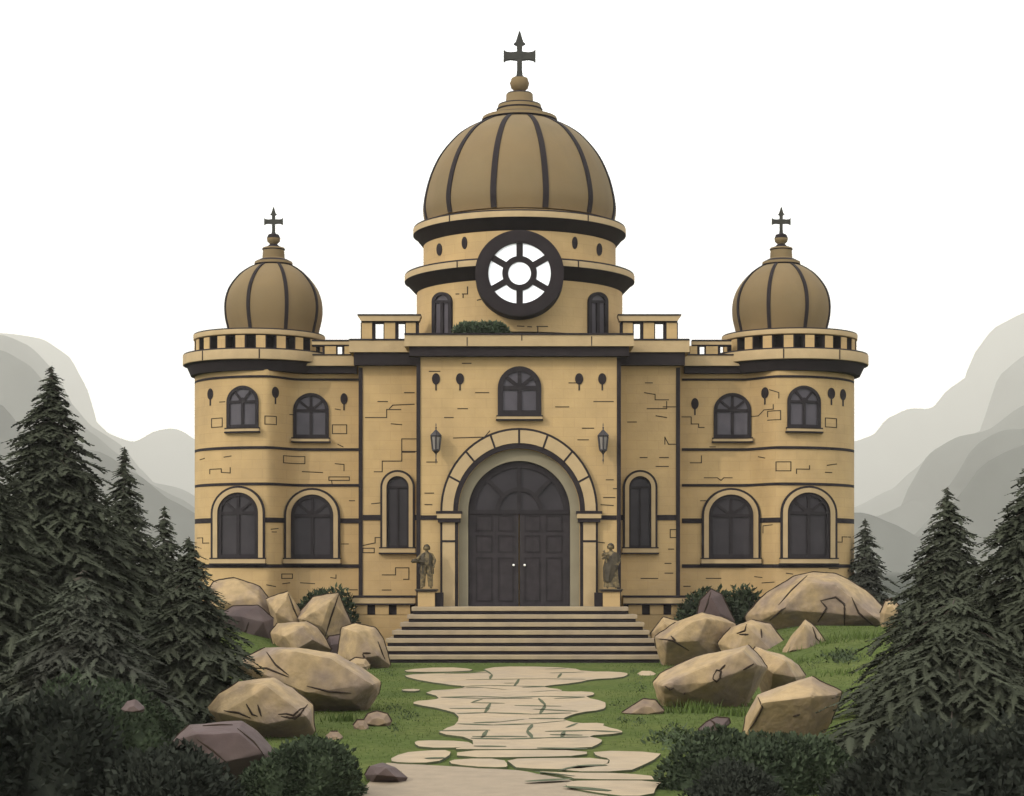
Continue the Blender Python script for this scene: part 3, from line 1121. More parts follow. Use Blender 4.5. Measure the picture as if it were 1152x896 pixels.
# ---- pedestals (things on the landing)
peds = []
for px, txt in ((480, 'square tan stone pedestal under the bronze statue of a man in trousers'),
                (687.5, 'square tan stone pedestal under the bronze statue in a draped robe')):
    yp = -.58
    s_ = sc(yp)
    x = (px - CX) * s_
    zt = EYE + (HY - 664.5) * s_
    t = empty('pedestal', (x, yp, z_top), txt, 'pedestal', 'statue pedestals on the landing')
    b = B()
    b.wbox(x - .235, x + .235, yp - .24, yp + .24, z_top + .003, zt - .03, 0)
    link_mesh('block', b.bm, M_WALL, t, 30)
    b = B()
    b.wbox(x - .29, x + .29, yp - .29, yp + .29, zt - .03, zt, 0)
    link_mesh('capstone', b.bm, M_DARK, t, 30)
    b = B()
    sgn = 1 if px < 584 else -1
    xa, xb = sorted((x + sgn * .24, x + sgn * .46))
    b.wbox(xa, xb, yp - .1, yp + .24, z_top + .003, zt - .06, 0)
    link_mesh('side_block', b.bm, M_DARK, t, 30)
    peds.append((x, yp, zt))


# ------------------------------------------------------------------ statues
def skin_into(bm, verts, edges, radii, sub=2):
    me = bpy.data.meshes.new('skin_tmp')
    me.from_pydata([tuple(v) for v in verts], edges, [])
    o = bpy.data.objects.new('skin_tmp', me)
    COL.objects.link(o)
    m = o.modifiers.new('s', 'SKIN')
    m.use_smooth_shade = True
    for i, r in enumerate(radii):
        sv = me.skin_vertices[0].data[i]
        sv.radius = (r, r) if not isinstance(r, tuple) else r
        sv.use_root = i == 0
    o.modifiers.new('u', 'SUBSURF').levels = sub
    dg = bpy.context.evaluated_depsgraph_get()
    ev = bpy.data.meshes.new_from_object(o.evaluated_get(dg))
    bm.from_mesh(ev)
    bpy.data.objects.remove(o)
    bpy.data.meshes.remove(me)
    bpy.data.meshes.remove(ev)


def ellipsoid(bm, c, r, seg=20, ring=14, fn=None, mi=0):
    ret = bmesh.ops.create_uvsphere(bm, u_segments=seg, v_segments=ring, radius=1.0)
    for v in ret['verts']:
        p = v.co.copy()
        if fn:
            p = fn(p)
        v.co = Vector((c[0] + p.x * r[0], c[1] + p.y * r[1], c[2] + p.z * r[2]))


def hand(bm, w, fwd, side, curl):
    """palm with five unequal, bent fingers; w: wrist, fwd: direction of the fingers, side: towards the thumb, curl: bending direction"""
    w, fwd, side, curl = Vector(w), Vector(fwd).normalized(), Vector(side).normalized(), Vector(curl).normalized()
    pc = w + fwd * .045
    ellipsoid(bm, pc, (.045, .045, .045), 12, 8)
    for k, ln in enumerate((.075, .085, .08, .06)):
        base = w + fwd * .07 + side * (.033 - .022 * k)
        p1 = base + fwd * ln * .45 + curl * .012
        p2 = p1 + (fwd * .6 + curl * .6).normalized() * ln * .35
        p3 = p2 + (fwd * .2 + curl).normalized() * ln * .3
        skin_into(bm, [base - fwd * .02, p1, p2, p3], [(0, 1), (1, 2), (2, 3)], [.011, .010, .0095, .008], 1)
    b0 = w + fwd * .025 + side * .04
    skin_into(bm, [w + fwd * .02, b0 + (side + fwd * .5) * .03, b0 + (side * .6 + fwd) * .05 + curl * .02], [(0, 1), (1, 2)], [.014, .012, .009], 1)


def head(bm, c, turn=0.0, tilt=0.0):
    tmp = bmesh.new()

    def face(p):
        q = p.copy()
        if q.z < 0:
            q.x *= 1 + .28 * q.z
            q.y *= 1 + .12 * q.z
        if q.y < 0:
            # brow, eye hollows, nose, mouth, chin
            g = lambda x0, z0, sx, sz: math.exp(-((q.x - x0) / sx) ** 2 - ((q.z - z0) / sz) ** 2)
            q.y -= .30 * g(0, -.12, .13, .20) + .06 * g(0, .22, .5, .08) + .10 * g(0, -.78, .25, .15)
            q.y += .14 * (g(-.33, .06, .17, .11) + g(.33, .06, .17, .11)) + .05 * g(0, -.5, .25, .05)
        return q
    ellipsoid(tmp, (0, 0, 0), (.095, .118, .135), 36, 28, face)
    for s in (-1, 1):
        ellipsoid(tmp, (s * .097, .012, -.008), (.012, .024, .034), 10, 8)
        ellipsoid(tmp, (s * .032, -.102, .009), (.015, .011, .010), 8, 6)
    bmesh.ops.rotate(tmp, verts=tmp.verts, cent=(0, 0, 0), matrix=Matrix.Rotation(turn, 3, 'Z') @ Matrix.Rotation(tilt, 3, 'X'))
    bmesh.ops.translate(tmp, verts=tmp.verts, vec=c)
    me = bpy.data.meshes.new('h')
    tmp.to_mesh(me)
    tmp.free()
    bm.from_mesh(me)
    bpy.data.meshes.remove(me)


def hair_bm(c, turn=0.0, wavy=0.0):
    bm = bmesh.new()
    ret = bmesh.ops.create_uvsphere(bm, u_segments=32, v_segments=20, radius=1.0)
    kill = []
    for v in ret['verts']:
        p = v.co.copy()
        if (p.y < -.35 and p.z < .42) or p.z < -.55:
            kill.append(v)
            continue
        f = 1 + wavy * fbm(p.x * 4, p.y * 4, p.z * 4)
        q = Vector((p.x * .118 * f, p.y * .136 * f + .008, p.z * .158 * f + .006))
        q.rotate(Matrix.Rotation(turn, 3, 'Z'))
        v.co = Vector(c) + q
    bmesh.ops.delete(bm, geom=kill, context='VERTS')
    return bm


def drape(bm, rings, folds, amp, seg=72, a0=0.0, a1=360.0, thick=.012, phase=0.0):
    """cloth shell: rings of (z, cx, cy, rx, ry, fold strength); a0..a1 leaves an opening at the front"""
    full = a1 - a0 >= 359.9
    n = seg if full else seg + 1
    rows = []
    for lay in (0, 1):
        for z, cx_, cy_, rx, ry, fs in rings:
            row = []
            for i in range(n):
                a = R(a0 + (a1 - a0) * i / seg)
                f = 1 + amp * fs * (math.sin(folds * a + phase + z * 1.5) + .5 * math.sin(folds * 1.7 * a + z * 4))
                t = thick if lay else 0
                row.append(bm.verts.new((cx_ + (rx * f - t) * math.sin(a), cy_ - (ry * f - t) * math.cos(a), z)))
            rows.append(row)
    m = len(rings)
    for lay in (0, 1):
        for k in range(m - 1):
            A, C = rows[lay * m + k], rows[lay * m + k + 1]
            for i in range(seg):
                j = (i + 1) % n
                bm.faces.new((A[i], A[j], C[j], C[i]))
    for k in (0, m - 1):
        A, C = rows[k], rows[m + k]
        for i in range(seg):
            j = (i + 1) % n
            bm.faces.new((A[i], A[j], C[j], C[i]))
    if not full:
        for i in (0, n - 1):
            for k in range(m - 1):
                bm.faces.new((rows[k][i], rows[k + 1][i], rows[m + k + 1][i], rows[m + k][i]))


def place_statue(objs, at, s):
    for o in objs:
        for v in o.data.vertices:
            v.co = Vector((v.co.x * 1.18, v.co.y * 1.1, v.co.z)) * s


def statue_man(at):
    t = empty('statue', at, 'bronze statue of a standing man in trousers and open coat holding out a bundle', 'statue',
              'bronze statues flanking the door')
    S = 1.22 / 1.80
    objs = []

    def add(name, bm, m, ang=50):
        o = link_mesh(name, bm, m, None, ang)
        o.parent = t
        objs.append(o)
        return o
    base = B()
    base.lathe(0, 0, [(.40, .0, 0), (.42, .02, 0), (.40, .05, 0), (.36, .065, 0)], n=32)
    add('base', base.bm, M_BRONZED)
    bz = .06
    bm = bmesh.new()
    V = [(0, 0, .95), (0, .0, 1.15), (0, .01, 1.36), (0, .0, 1.50), (0, -.01, 1.60),
         (-.17, .01, 1.42), (-.34, -.02, 1.20), (-.36, -.24, 1.13),
         (.17, .01, 1.42), (.29, .03, 1.17), (.25, -.10, .95),
         (-.10, 0, .90), (-.13, -.03, .50), (-.14, .01, .10), (-.17, -.15, .05),
         (.10, 0, .90), (.12, -.05, .50), (.13, .01, .10), (.17, -.15, .05)]
    E = [(0, 1), (1, 2), (2, 3), (3, 4), (2, 5), (5, 6), (6, 7), (2, 8), (8, 9), (9, 10), (0, 11), (11, 12), (12, 13), (13, 14),
         (0, 15), (15, 16), (16, 17), (17, 18)]
    rad = [.15, .135, .16, .06, .06, .07, .052, .034, .07, .052, .034, .105, .072, .045, .04, .105, .072, .045, .04]
    V = [(x, y, z + bz) for x, y, z in V]
    skin_into(bm, V, E, rad, 2)
    head(bm, (0, -.02, 1.67 + bz), R(-12), 0)
    hand(bm, (-.36, -.24, 1.13 + bz), (-.25, -.9, -.1), (.9, -.2, 0), (0, 0, 1))
    hand(bm, (.25, -.10, .95 + bz), (-.05, -.2, -1), (-.3, -1, 0), (-1, 0, 0))
    add('body', bm, M_BRONZE)
    add('hair', hair_bm((0, -.02, 1.67 + bz), R(-12), .3), M_BRONZED)
    bm = bmesh.new()
    drape(bm, [(.62 + bz, 0, .03, .24, .20, 1), (.85 + bz, 0, .02, .235, .19, .8), (1.1 + bz, 0, .01, .21, .17, .5), (1.3 + bz, 0, .01, .225, .175, .3),
               (1.43 + bz, 0, .01, .20, .14, .1), (1.49 + bz, 0, .01, .11, .10, 0)], 9, .05, a0=24, a1=336)
    add('coat', bm, M_BRONZED)
    bm = bmesh.new()
    for sx in (-1, 1):
        x0 = sx * .115
        drape(bm, [(.10 + bz, sx * .14, .0, .085, .095, 1), (.3 + bz, sx * .13, -.01, .088, .10, .7), (.55 + bz, sx * .122, -.03, .098, .11, .5), (.8 + bz, sx * .105, -.01, .118, .13, .3),
                   (.97 + bz, sx * .08, 0, .125, .15, 0)], 7, .05, seg=40)
    add('trousers', bm, M_BRONZE)
    b = B()
    pts = [(-.50, -.27, 1.10 + bz), (-.44, -.30, 1.15 + bz), (-.34, -.31, 1.15 + bz), (-.20, -.29, 1.12 + bz), (-.06, -.26, 1.08 + bz)]
    b.tube(pts, [.05, .085, .075, .065, .05], 12)
    for q in ((-.46, -.32, 1.19), (-.38, -.36, 1.21), (-.28, -.35, 1.18)):
        ellipsoid(b.bm, (q[0], q[1], q[2] + bz), (.05, .045, .04), 10, 8)
    add('bundle', b.bm, M_BRONZED)
    place_statue(objs, at, S)
    return t


def statue_robe(at):
    t = empty('statue', at, 'bronze statue in a draped robe cradling a bouquet against one shoulder', 'statue',
              'bronze statues flanking the door')
    S = 1.25 / 1.80
    objs = []

    def add(name, bm, m, ang=50):
        o = link_mesh(name, bm, m, None, ang)
        o.parent = t
        objs.append(o)
        return o
    base = B()
    base.lathe(0, 0, [(.40, .0, 0), (.42, .02, 0), (.40, .05, 0), (.36, .065, 0)], n=32)
    add('base', base.bm, M_BRONZED)
    bz = .06
    bm = bmesh.new()
    V = [(0, 0, .95), (0, .0, 1.15), (0, .01, 1.36), (0, .0, 1.50), (-.01, -.02, 1.60),
         (-.16, .01, 1.42), (-.29, -.06, 1.20), (-.22, -.26, 1.26),
         (.17, .01, 1.42), (.30, .02, 1.18), (.24, -.14, 1.0),
         (-.09, 0, .90), (-.10, -.03, .50), (-.11, .01, .10), (-.13, -.15, .05),
         (.09, 0, .90), (.12, -.08, .50), (.13, .01, .10), (.17, -.14, .05)]
    E = [(0, 1), (1, 2), (2, 3), (3, 4), (2, 5), (5, 6), (6, 7), (2, 8), (8, 9), (9, 10), (0, 11), (11, 12), (12, 13), (13, 14),
         (0, 15), (15, 16), (16, 17), (17, 18)]
    rad = [.14, .12, .15, .055, .055, .065, .05, .033, .065, .05, .033, .10, .07, .045, .038, .10, .07, .045, .038]
    V = [(x, y, z + bz) for x, y, z in V]
    skin_into(bm, V, E, rad, 2)
    head(bm, (-.02, -.03, 1.67 + bz), R(-25), R(8))
    hand(bm, (-.22, -.26, 1.26 + bz), (.5, -.4, .5), (.3, .2, 1), (.3, .9, 0))
    hand(bm, (.24, -.14, 1.0 + bz), (-.6, -.6, -.4), (-.3, -.4, 1), (-.6, .6, 0))
    add('body', bm, M_BRONZE)
    add('hair', hair_bm((-.02, -.03, 1.67 + bz), R(-25), .45), M_BRONZED)
    bm = bmesh.new()
    drape(bm, [(.06 + bz, .02, 0, .26, .22, 1), (.35 + bz, .01, 0, .235, .20, 1), (.7 + bz, 0, 0, .22, .185, .8), (1.0 + bz, 0, 0, .20, .17, .5), (1.25 + bz, 0, 0, .205, .17, .4),
               (1.42 + bz, 0, 0, .19, .14, .2), (1.50 + bz, 0, 0, .09, .09, 0)], 11, .07)
    add('robe', bm, M_BRONZE)
    # cloak: a heavy sash from one shoulder to the opposite hip, hanging down one side
    bm = bmesh.new()
    drape(bm, [(.30 + bz, -.10, -.10, .15, .15, 1), (.55 + bz, -.07, -.08, .19, .17, 1), (.85 + bz, -.02, -.05, .245, .19, .8), (1.08 + bz, .03, -.02, .255, .19, .6),
               (1.3 + bz, .06, 0, .24, .18, .4), (1.45 + bz, .10, .0, .14, .13, .2)], 8, .09, phase=1.1)
    add('cloak', bm, M_BRONZED)
    b = B()
    random.seed(5)
    for k in range(16):
        a = random.uniform(0, 6.28)
        rr = random.uniform(0, .1)
        c = (-.24 + rr * math.cos(a), -.30 + .05 * math.sin(a * 2), 1.40 + rr * 1.3 * math.sin(a) + bz)
        ellipsoid(b.bm, c, (.045, .04, .045), 10, 8, lambda p: p * (1 + .25 * math.sin(9 * p.x) * math.sin(9 * p.z)))
    b.tube([(-.22, -.3, 1.35 + bz), (-.2, -.29, 1.2 + bz), (-.16, -.28, 1.05 + bz)], [.06, .04, .02], 10)
    add('bouquet', b.bm, M_BRONZE)
    place_statue(objs, at, S)
    return t


statue_man(peds[0])
statue_robe(peds[1])


# ------------------------------------------------------------------ wall lanterns
def lantern(px, label):
    yl = -.30
    s_ = sc(yl)
    x = (px - CX) * s_
    z = lambda py: EYE + (HY - py) * s_
    t = empty('wall_lantern', (x, -.02, z(497)), label, 'lantern', 'wall lanterns beside the arch')
    b = B()
    b.wbox(x - .05, x + .05, -.035, -.003, z(503), z(486))
    b.tube([(x, -.03, z(490)), (x, -.16, z(486.5)), (x, -.30, z(484.5))], .018, 8)
    b.build('bracket', M_LANT, t)
    b = B()
    b.lathe(x, yl, [(.004, z(476), 0), (.018, z(478.5), 0), (.008, z(480), 0), (.03, z(481.5), 0), (.012, z(483), 0), (.03, z(484), 0), (.16, z(489), 0), (.185, z(490.5), 0), (.16, z(491.6), 0)], n=6)
    b.build('cap', M_LANT, t, 20)
    b = B()
    b.lathe(x, yl, [(.145, z(491.6), 0), (.10, z(506), 0)], n=6)
    b.build('glass', M_LGLASS, t, 20)
    b = B()
    for k in range(6):
        a = R(60 * k)
        b.tube([(x + .15 * math.sin(a), yl - .15 * math.cos(a), z(491.6)), (x + .105 * math.sin(a), yl - .105 * math.cos(a), z(506))], .024, 6)
    b.lathe(x, yl, [(.12, z(505.5), 0), (.125, z(507), 0), (.07, z(509), 0), (.022, z(511), 0), (.014, z(516), 0), (.026, z(518), 0), (.012, z(520), 0), (.003, z(523), 0)], n=6)
    b.build('cage', M_LANT, t, 20)


lantern(490.5, 'black iron wall lantern above the statue of the man in trousers')
lantern(678.5, 'black iron wall lantern above the statue in the draped robe')


# ------------------------------------------------------------------ rocks
CAM = Vector((0, -D, EYE))
BASES = []


def rock(label, outline, inner=(), y=None, thick=None, m=None, group=None, cracks=(), push=.55, name='boulder', sink=.12, rough=1.0, ink=True, foot=None):
    base = max(outline, key=lambda p: p[1])
    if y is None:
        y = ground_hit(sum(p[0] for p in outline) / len(outline), base[1]).y
    s_ = sc(y)
    cxp = sum(p[0] for p in outline) / len(outline)
    cyp = sum(p[1] for p in outline) / len(outline)
    wpx = max(p[0] for p in outline) - min(p[0] for p in outline)
    t = thick if thick else wpx * s_ * .75
    y = y + t * .15
    pts = []
    rim = []
    for px, py in outline:
        p = P(px, py, y)
        pts.append(p)
        rim.append(p)
    for px, py in outline:                       # back of the boulder
        q = P(cxp + (px - cxp) * .72, cyp + (py - cyp) * .72, y)
        q.y += t * .55
        pts.append(q)
    if inner:
        for it in inner:
            px, py = it[0], it[1]
            f = it[2] if len(it) > 2 else push
            q = P(px, py, y - t * f)
            pts.append(q)
    else:
        for px, py in outline:
            q = P(cxp + (px - cxp) * .55, cyp + 4 + (py - cyp) * .5, y - t * .42)
            pts.append(q)
    gz = ground_z(P(cxp, cyp, y).x, y) - sink
    if foot is not None:
        gz = P(cxp, base[1], y).z - foot
    for px, py in outline:                       # foot in the ground
        if py > cyp:
            for dy in (.06, .42):
                q = P(cxp + (px - cxp) * .74, py, y)
                pts.append(Vector((q.x, y + t * dy, min(gz, q.z))))
    bm = bmesh.new()
    for p in pts:
        bm.verts.new(p)
    ret = bmesh.ops.convex_hull(bm, input=bm.verts)
    junk = [g for g in ret['geom_interior'] + ret['geom_unused'] if isinstance(g, bmesh.types.BMVert)]
    bmesh.ops.delete(bm, geom=list(set(junk)), context='VERTS')
    bmesh.ops.dissolve_limit(bm, angle_limit=R(7), verts=bm.verts, edges=bm.edges)
    size = wpx * s_
    # sharp upper edges keep a dark weathered seam
    seams = []
    if ink:
        for e in bm.edges:
            if len(e.link_faces) == 2:
                a = e.calc_face_angle(0)
                mid = (e.verts[0].co + e.verts[1].co) / 2
                onrim = all(min((v.co - q).length for q in rim) < 1e-4 for v in e.verts)
                if onrim and a > R(20) and mid.z > gz + .15:
                    seams.append((e.verts[0].co.copy(), e.verts[1].co.copy()))
    bmesh.ops.bevel(bm, geom=bm.edges[:] + bm.verts[:], offset=size * .016, segments=2, profile=.6, affect='EDGES', clamp_overlap=True)
    bmesh.ops.triangulate(bm, faces=bm.faces)
    for _ in range(3):
        long = [e for e in bm.edges if e.calc_length() > size * .06]
        if not long or len(bm.faces) > 6000:
            break
        bmesh.ops.subdivide_edges(bm, edges=long, cuts=1)
        bmesh.ops.triangulate(bm, faces=bm.faces)
    bm.normal_update()
    sd = random.uniform(0, 50)
    for v in bm.verts:
        k = 3.2 / size
        v.co += v.normal * size * .030 * rough * (fbm(v.co.x * k + sd, v.co.y * k, v.co.z * k, 4) + .25 * fbm(v.co.x * k * 4, v.co.y * k * 4, v.co.z * k * 4, 2)) if False else v.normal * size * .026 * rough * (fbm(v.co.x * k + sd, v.co.y * k, v.co.z * k) + .35 * fbm(v.co.x * k * 4, v.co.y * k * 4, v.co.z * k * 4))
    bmesh.ops.recalc_face_normals(bm, faces=bm.faces)
    bvh = BVHTree.FromBMesh(bm)
    # cracks, traced on the surface where the photograph shows them
    cb = B()
    for c in cracks:
        line = []
        for (x0, y0), (x1, y1) in zip(c, c[1:]):
            n = max(2, int(math.hypot(x1 - x0, y1 - y0) / 2))
            for i in range(n + 1):
                px, py = x0 + (x1 - x0) * i / n, y0 + (y1 - y0) * i / n
                d = (P(px, py, y) - CAM).normalized()
                hit = bvh.ray_cast(CAM, d)
                if hit[0] is not None:
                    line.append(hit[0] + hit[1] * .004)
        if len(line) > 2:
            rr = [s_ * (.35 + .85 * math.sin(math.pi * (i + .5) / len(line))) for i in range(len(line))]
            cb.tube(line, rr, 5, 1)
    for a, c in seams:
        n = 10
        line = []
        for i in range(n + 1):
            q = bvh.find_nearest(a.lerp(c, i / n))
            if q[0] is not None:
                line.append(q[0] + q[1] * .002)
        if len(line) > 2:
            cb.tube(line, [s_ * (.95 + .4 * fbm(i * .7, sd)) for i in range(len(line))], 5, 1)
    me = bpy.data.meshes.new('t')
    cb.bm.to_mesh(me)
    cb.bm.free()
    bm.from_mesh(me)
    bpy.data.meshes.remove(me)
    o = link_mesh(name, bm, [m or M_ROCK, M_JOINT], None, 24, recalc=False)
    if size > .5 and foot is None:
        BASES.append(((cxp - CX) * s_, y, size, t))
    loc = Vector(((cxp - CX) * s_, y, gz))
    for v in o.data.vertices:
        v.co -= loc
    o.location = loc
    return tag(o, label, 'rock', group)


GL, GR, GS = 'boulders heaped left of the steps', 'boulders heaped right of the steps', 'small stones on the lawn'
rock('pale tan boulder against the left tower, peeping out behind the small fir', [(230, 668), (240, 654), (262, 649), (292, 660), (318, 690), (304, 704), (250, 704), (232, 690)],
     [(290, 672), (250, 678), (300, 696)], y=-.4, thick=1.3, group=GL)
rock('pointed tan boulder wedged between two larger ones below the left tower windows', [(299, 674), (324, 665), (347, 700), (338, 708), (310, 704)],
     [(322, 674), (330, 700), (310, 690)], y=-1.2, thick=1.1, group=GL, cracks=[[(324, 668), (330, 685), (336, 698)]])
rock('big two toned boulder with a slanting dark face, left of the plinth', [(331, 695), (352, 672), (381, 667), (396, 702), (380, 722), (350, 722)],
     [(372, 676), (362, 705), (340, 697)], y=-1.4, thick=1.5, group=GL, cracks=[[(381, 669), (372, 695), (366, 716)]])
rock('rounded purple brown boulder half hidden by the small fir', [(246, 692), (262, 682), (290, 681), (308, 696), (306, 728), (280, 735), (250, 728)],
     [(272, 694), (296, 700), (280, 722)], y=-3.0, thick=1.4, m=M_ROCKP, group=GL, cracks=[[(280, 700), (276, 712), (282, 718)], [(262, 715), (272, 714)]])
rock('low tan boulder lying in front of the two toned one', [(304, 712), (312, 701), (345, 699), (358, 706), (373, 731), (360, 738), (325, 736), (308, 728)],
     [(340, 706), (352, 720), (320, 716), (330, 732)], y=-4.2, thick=1.4, group=GL)
rock('upright tan boulder beside the left end of the steps', [(379, 738), (384, 706), (400, 702), (422, 706), (431, 718), (440, 749), (410, 752), (385, 748)],
     [(402, 712), (416, 726), (398, 742), (425, 738)], thick=1.3, group=GL, cracks=[[(425, 722), (430, 736), (433, 742)], [(408, 736), (412, 744)], [(408, 735), (417, 735)]])
rock('small pale stone at the foot of the upright tan boulder', [(391, 745), (400, 740), (412, 741), (417, 748), (405, 751)], y=-6.2, thick=.5, group=GL, name='stone')
rock('long tan slab of rock overhanging dark shade, largest in the left heap', [(262, 744), (298, 728), (345, 729), (378, 734), (400, 746), (428, 767), (427, 782), (410, 800), (345, 806), (300, 780)],
     [(330, 733), (372, 740), (420, 770), (395, 788, .5), (345, 780, .62), (310, 765, .6)], y=-19.5, thick=1.5, group=GL, sink=.1,
     cracks=[[(300, 734), (310, 748), (325, 760)], [(282, 752), (300, 752), (325, 762)], [(345, 772), (370, 778), (395, 780)]])
rock('rounded tan boulder with a dark bird shaped hole, in front of the long slab', [(232, 798), (246, 781), (268, 767), (308, 763), (330, 774), (353, 793), (355, 824), (340, 832), (290, 830), (240, 812)],
     [(300, 772), (322, 790), (345, 806), (300, 815), (250, 803)], y=-24.6, thick=1.15, group=GL,
     cracks=[[(277, 792), (284, 804), (290, 806)], [(290, 793), (294, 806)], [(252, 800), (268, 802), (282, 808)], [(313, 804), (322, 803), (330, 805), (338, 798), (344, 796)], [(316, 806), (326, 808), (336, 806), (342, 799)],
             [(322, 806), (332, 809), (338, 803), (346, 793)]])
rock('flat topped purple brown boulder behind the clipped foreground bush', [(192, 834), (212, 815), (272, 811), (290, 822), (311, 846), (310, 872), (270, 880), (215, 876)],
     [(222, 826), (268, 824), (296, 848), (240, 860)], y=-30.7, thick=1.0, m=M_ROCKP, group=GL, cracks=[[(228, 817), (250, 816), (262, 816)], [(267, 820), (285, 835), (297, 850)], [(222, 832), (240, 845), (255, 858)]])
rock('broken tan rock showing between the tall fir and the small fir', [(160, 676), (175, 660), (190, 657), (206, 670), (202, 684), (175, 686)], y=-2.5, thick=.9, group=GL)

rock('dark purple rock wedged low between the two toned boulder and the upright one', [(362, 728), (370, 716), (384, 714), (390, 726), (384, 740), (366, 740)], y=-3.4, thick=.8, m=M_ROCKP, group=GL)
rock('huge domed tan boulder against the right tower, largest of all the rocks', [(836, 694), (862, 668), (893, 648), (915, 643), (940, 645), (975, 664), (1004, 692), (1002, 712), (950, 716), (880, 716), (842, 708)],
     [(910, 655), (940, 658), (985, 695), (935, 690, .5), (880, 686, .5)], y=-1.0, thick=2.2, group=GR,
     cracks=[[(876, 681), (890, 665), (908, 648)], [(866, 698), (880, 686), (884, 684)], [(958, 672), (966, 690), (985, 706)], [(923, 676), (930, 684), (920, 700)], [(923, 676), (940, 672), (950, 680), (950, 704)]])
rock('dark purple pointed boulder in front of the hedge under the right wing window', [(783, 696), (788, 676), (800, 663), (812, 669), (827, 699), (805, 706)], [(800, 672), (810, 690)], y=-.9, thick=1.0, m=M_ROCKP, group=GR,
     cracks=[[(800, 666), (796, 680), (792, 690)]])
rock('small tan boulder tucked behind the right end of the steps', [(731, 714), (746, 694), (768, 700), (778, 712), (760, 722)], [(748, 702), (760, 712)], y=-2.0, thick=1.0, group=GR)
rock('long tan boulder beside the right end of the steps', [(736, 716), (760, 700), (790, 689), (812, 694), (828, 702), (824, 728), (790, 740), (752, 737), (738, 730)],
     [(778, 700), (795, 696), (785, 722), (750, 722)], y=-4.4, thick=1.6, group=GR, cracks=[[(741, 719), (757, 721), (775, 732)], [(755, 716), (760, 721)]])
rock('tan boulder with a dark notch, middle of the right heap', [(807, 724), (822, 706), (846, 697), (868, 702), (886, 728), (872, 744), (815, 740)],
     [(840, 704), (852, 720), (830, 732), (868, 732)], y=-5.0, thick=1.4, group=GR, cracks=[[(829, 713), (838, 710), (840, 703)], [(832, 714), (842, 714)], [(856, 708), (857, 718)]])
rock('small pyramid shaped tan boulder at the edge of the right lawn', [(876, 738), (890, 716), (906, 697), (918, 706), (934, 730), (920, 740), (895, 744)], [(905, 704), (908, 730), (890, 732)], y=-7.0, thick=1.2, group=GR,
     cracks=[[(914, 706), (918, 718), (922, 722)]])
rock('long tilted tan boulder with a ring shaped crack over deep shade', [(734, 768), (742, 758), (782, 739), (842, 725), (856, 740), (864, 752), (850, 778), (820, 796), (775, 794), (740, 786)],
     [(835, 732), (852, 748), (800, 768, .6), (745, 772), (770, 782, .5)], y=-18.6, thick=1.5, group=GR,
     cracks=[[(803, 760), (806, 754), (811, 755), (810, 763), (806, 767), (802, 764), (803, 759)], [(809, 755), (816, 748)], [(748, 772), (754, 776), (758, 774)], [(836, 754), (848, 747)], [(769, 780), (771, 780)]])
rock('smooth tan boulder leaning behind the ring cracked one', [(842, 738), (850, 728), (882, 737), (898, 748), (907, 760), (895, 778), (860, 782)], [(884, 744), (870, 758), (895, 762)], y=-17.2, thick=1.3, group=GR)
rock('blocky tan boulder with purple side, next to the foreground conifer', [(834, 836), (840, 806), (852, 782), (882, 770), (914, 760), (948, 778), (935, 815), (908, 842), (865, 846)],
     [(857, 791, .5), (914, 784, .5), (940, 782, .2)], y=-25.2, thick=1.2, group=GR, cracks=[[(853, 785), (858, 796), (848, 814), (842, 822)], [(892, 806), (900, 804)]])
rock('small tan rock beside the dark fir behind the right tower', [(990, 690), (996, 676), (1004, 673), (1012, 682), (1008, 694)], y=-3.0, thick=.6, group=GR)

rock('larger brown stone of the touching pair on the lawn below the long slab', [(407, 813), (414, 803), (424, 800), (436, 803), (441, 812), (425, 817)], thick=.45, m=M_ROCKB, group=GS, name='stone', sink=.06, rough=.6)
rock('smaller brown stone of the touching pair on the lawn below the long slab', [(397, 816), (402, 810), (410, 810), (415, 818), (408, 821)], thick=.25, m=M_ROCKB, group=GS, name='stone', sink=.06, rough=.6)
rock('lone little brown stone on the lawn just above the clipped bush', [(366, 828), (372, 823), (380, 823), (386, 829), (375, 832)], thick=.25, m=M_ROCKB, group=GS, name='stone', sink=.06, rough=.6)
rock('dark purple stone at the edge of the sandy path', [(410, 872), (416, 862), (430, 858), (446, 864), (459, 875), (440, 881), (418, 881)], [(434, 864), (445, 874), (424, 872)], thick=.5, m=M_ROCKP, group=GS, name='stone', sink=.06, rough=.6)
rock('flat brown stone below the ring cracked boulder', [(699, 802), (712, 793), (724, 786), (738, 788), (748, 800), (730, 804)], thick=.5, m=M_ROCKB, group=GS, name='stone', sink=.06, rough=.6)
rock('split brown stone alone on the right lawn', [(785, 821), (795, 812), (806, 807), (820, 808), (822, 814), (810, 820), (795, 824)], thick=.4, m=M_ROCKP, group=GS, name='stone', sink=.06, rough=.6, cracks=[[(797, 809), (803, 813), (806, 820)]])
rock('flat white stone at the right edge of the path below the steps', [(717, 758), (722, 755), (732, 755), (738, 758), (728, 760)], thick=.4, m=M_PATH, group=GS, name='stone', sink=.04, rough=.5, ink=False)


# ------------------------------------------------------------------ foliage
def leaf(bm, p, d, up, ln, w, mi=0):
    """pointed folded blade of foliage"""
    d = d.normalized()
    s = d.cross(up)
    if s.length < 1e-3:
        s = Vector((1, 0, 0))
    s.normalize()
    a = bm.verts.new(p)
    b_ = bm.verts.new(p + d * ln * .45 + s * w)
    c = bm.verts.new(p + d * ln)
    e = bm.verts.new(p + d * ln * .45 - s * w)
    bm.faces.new((a, b_, c, e)).material_index = mi


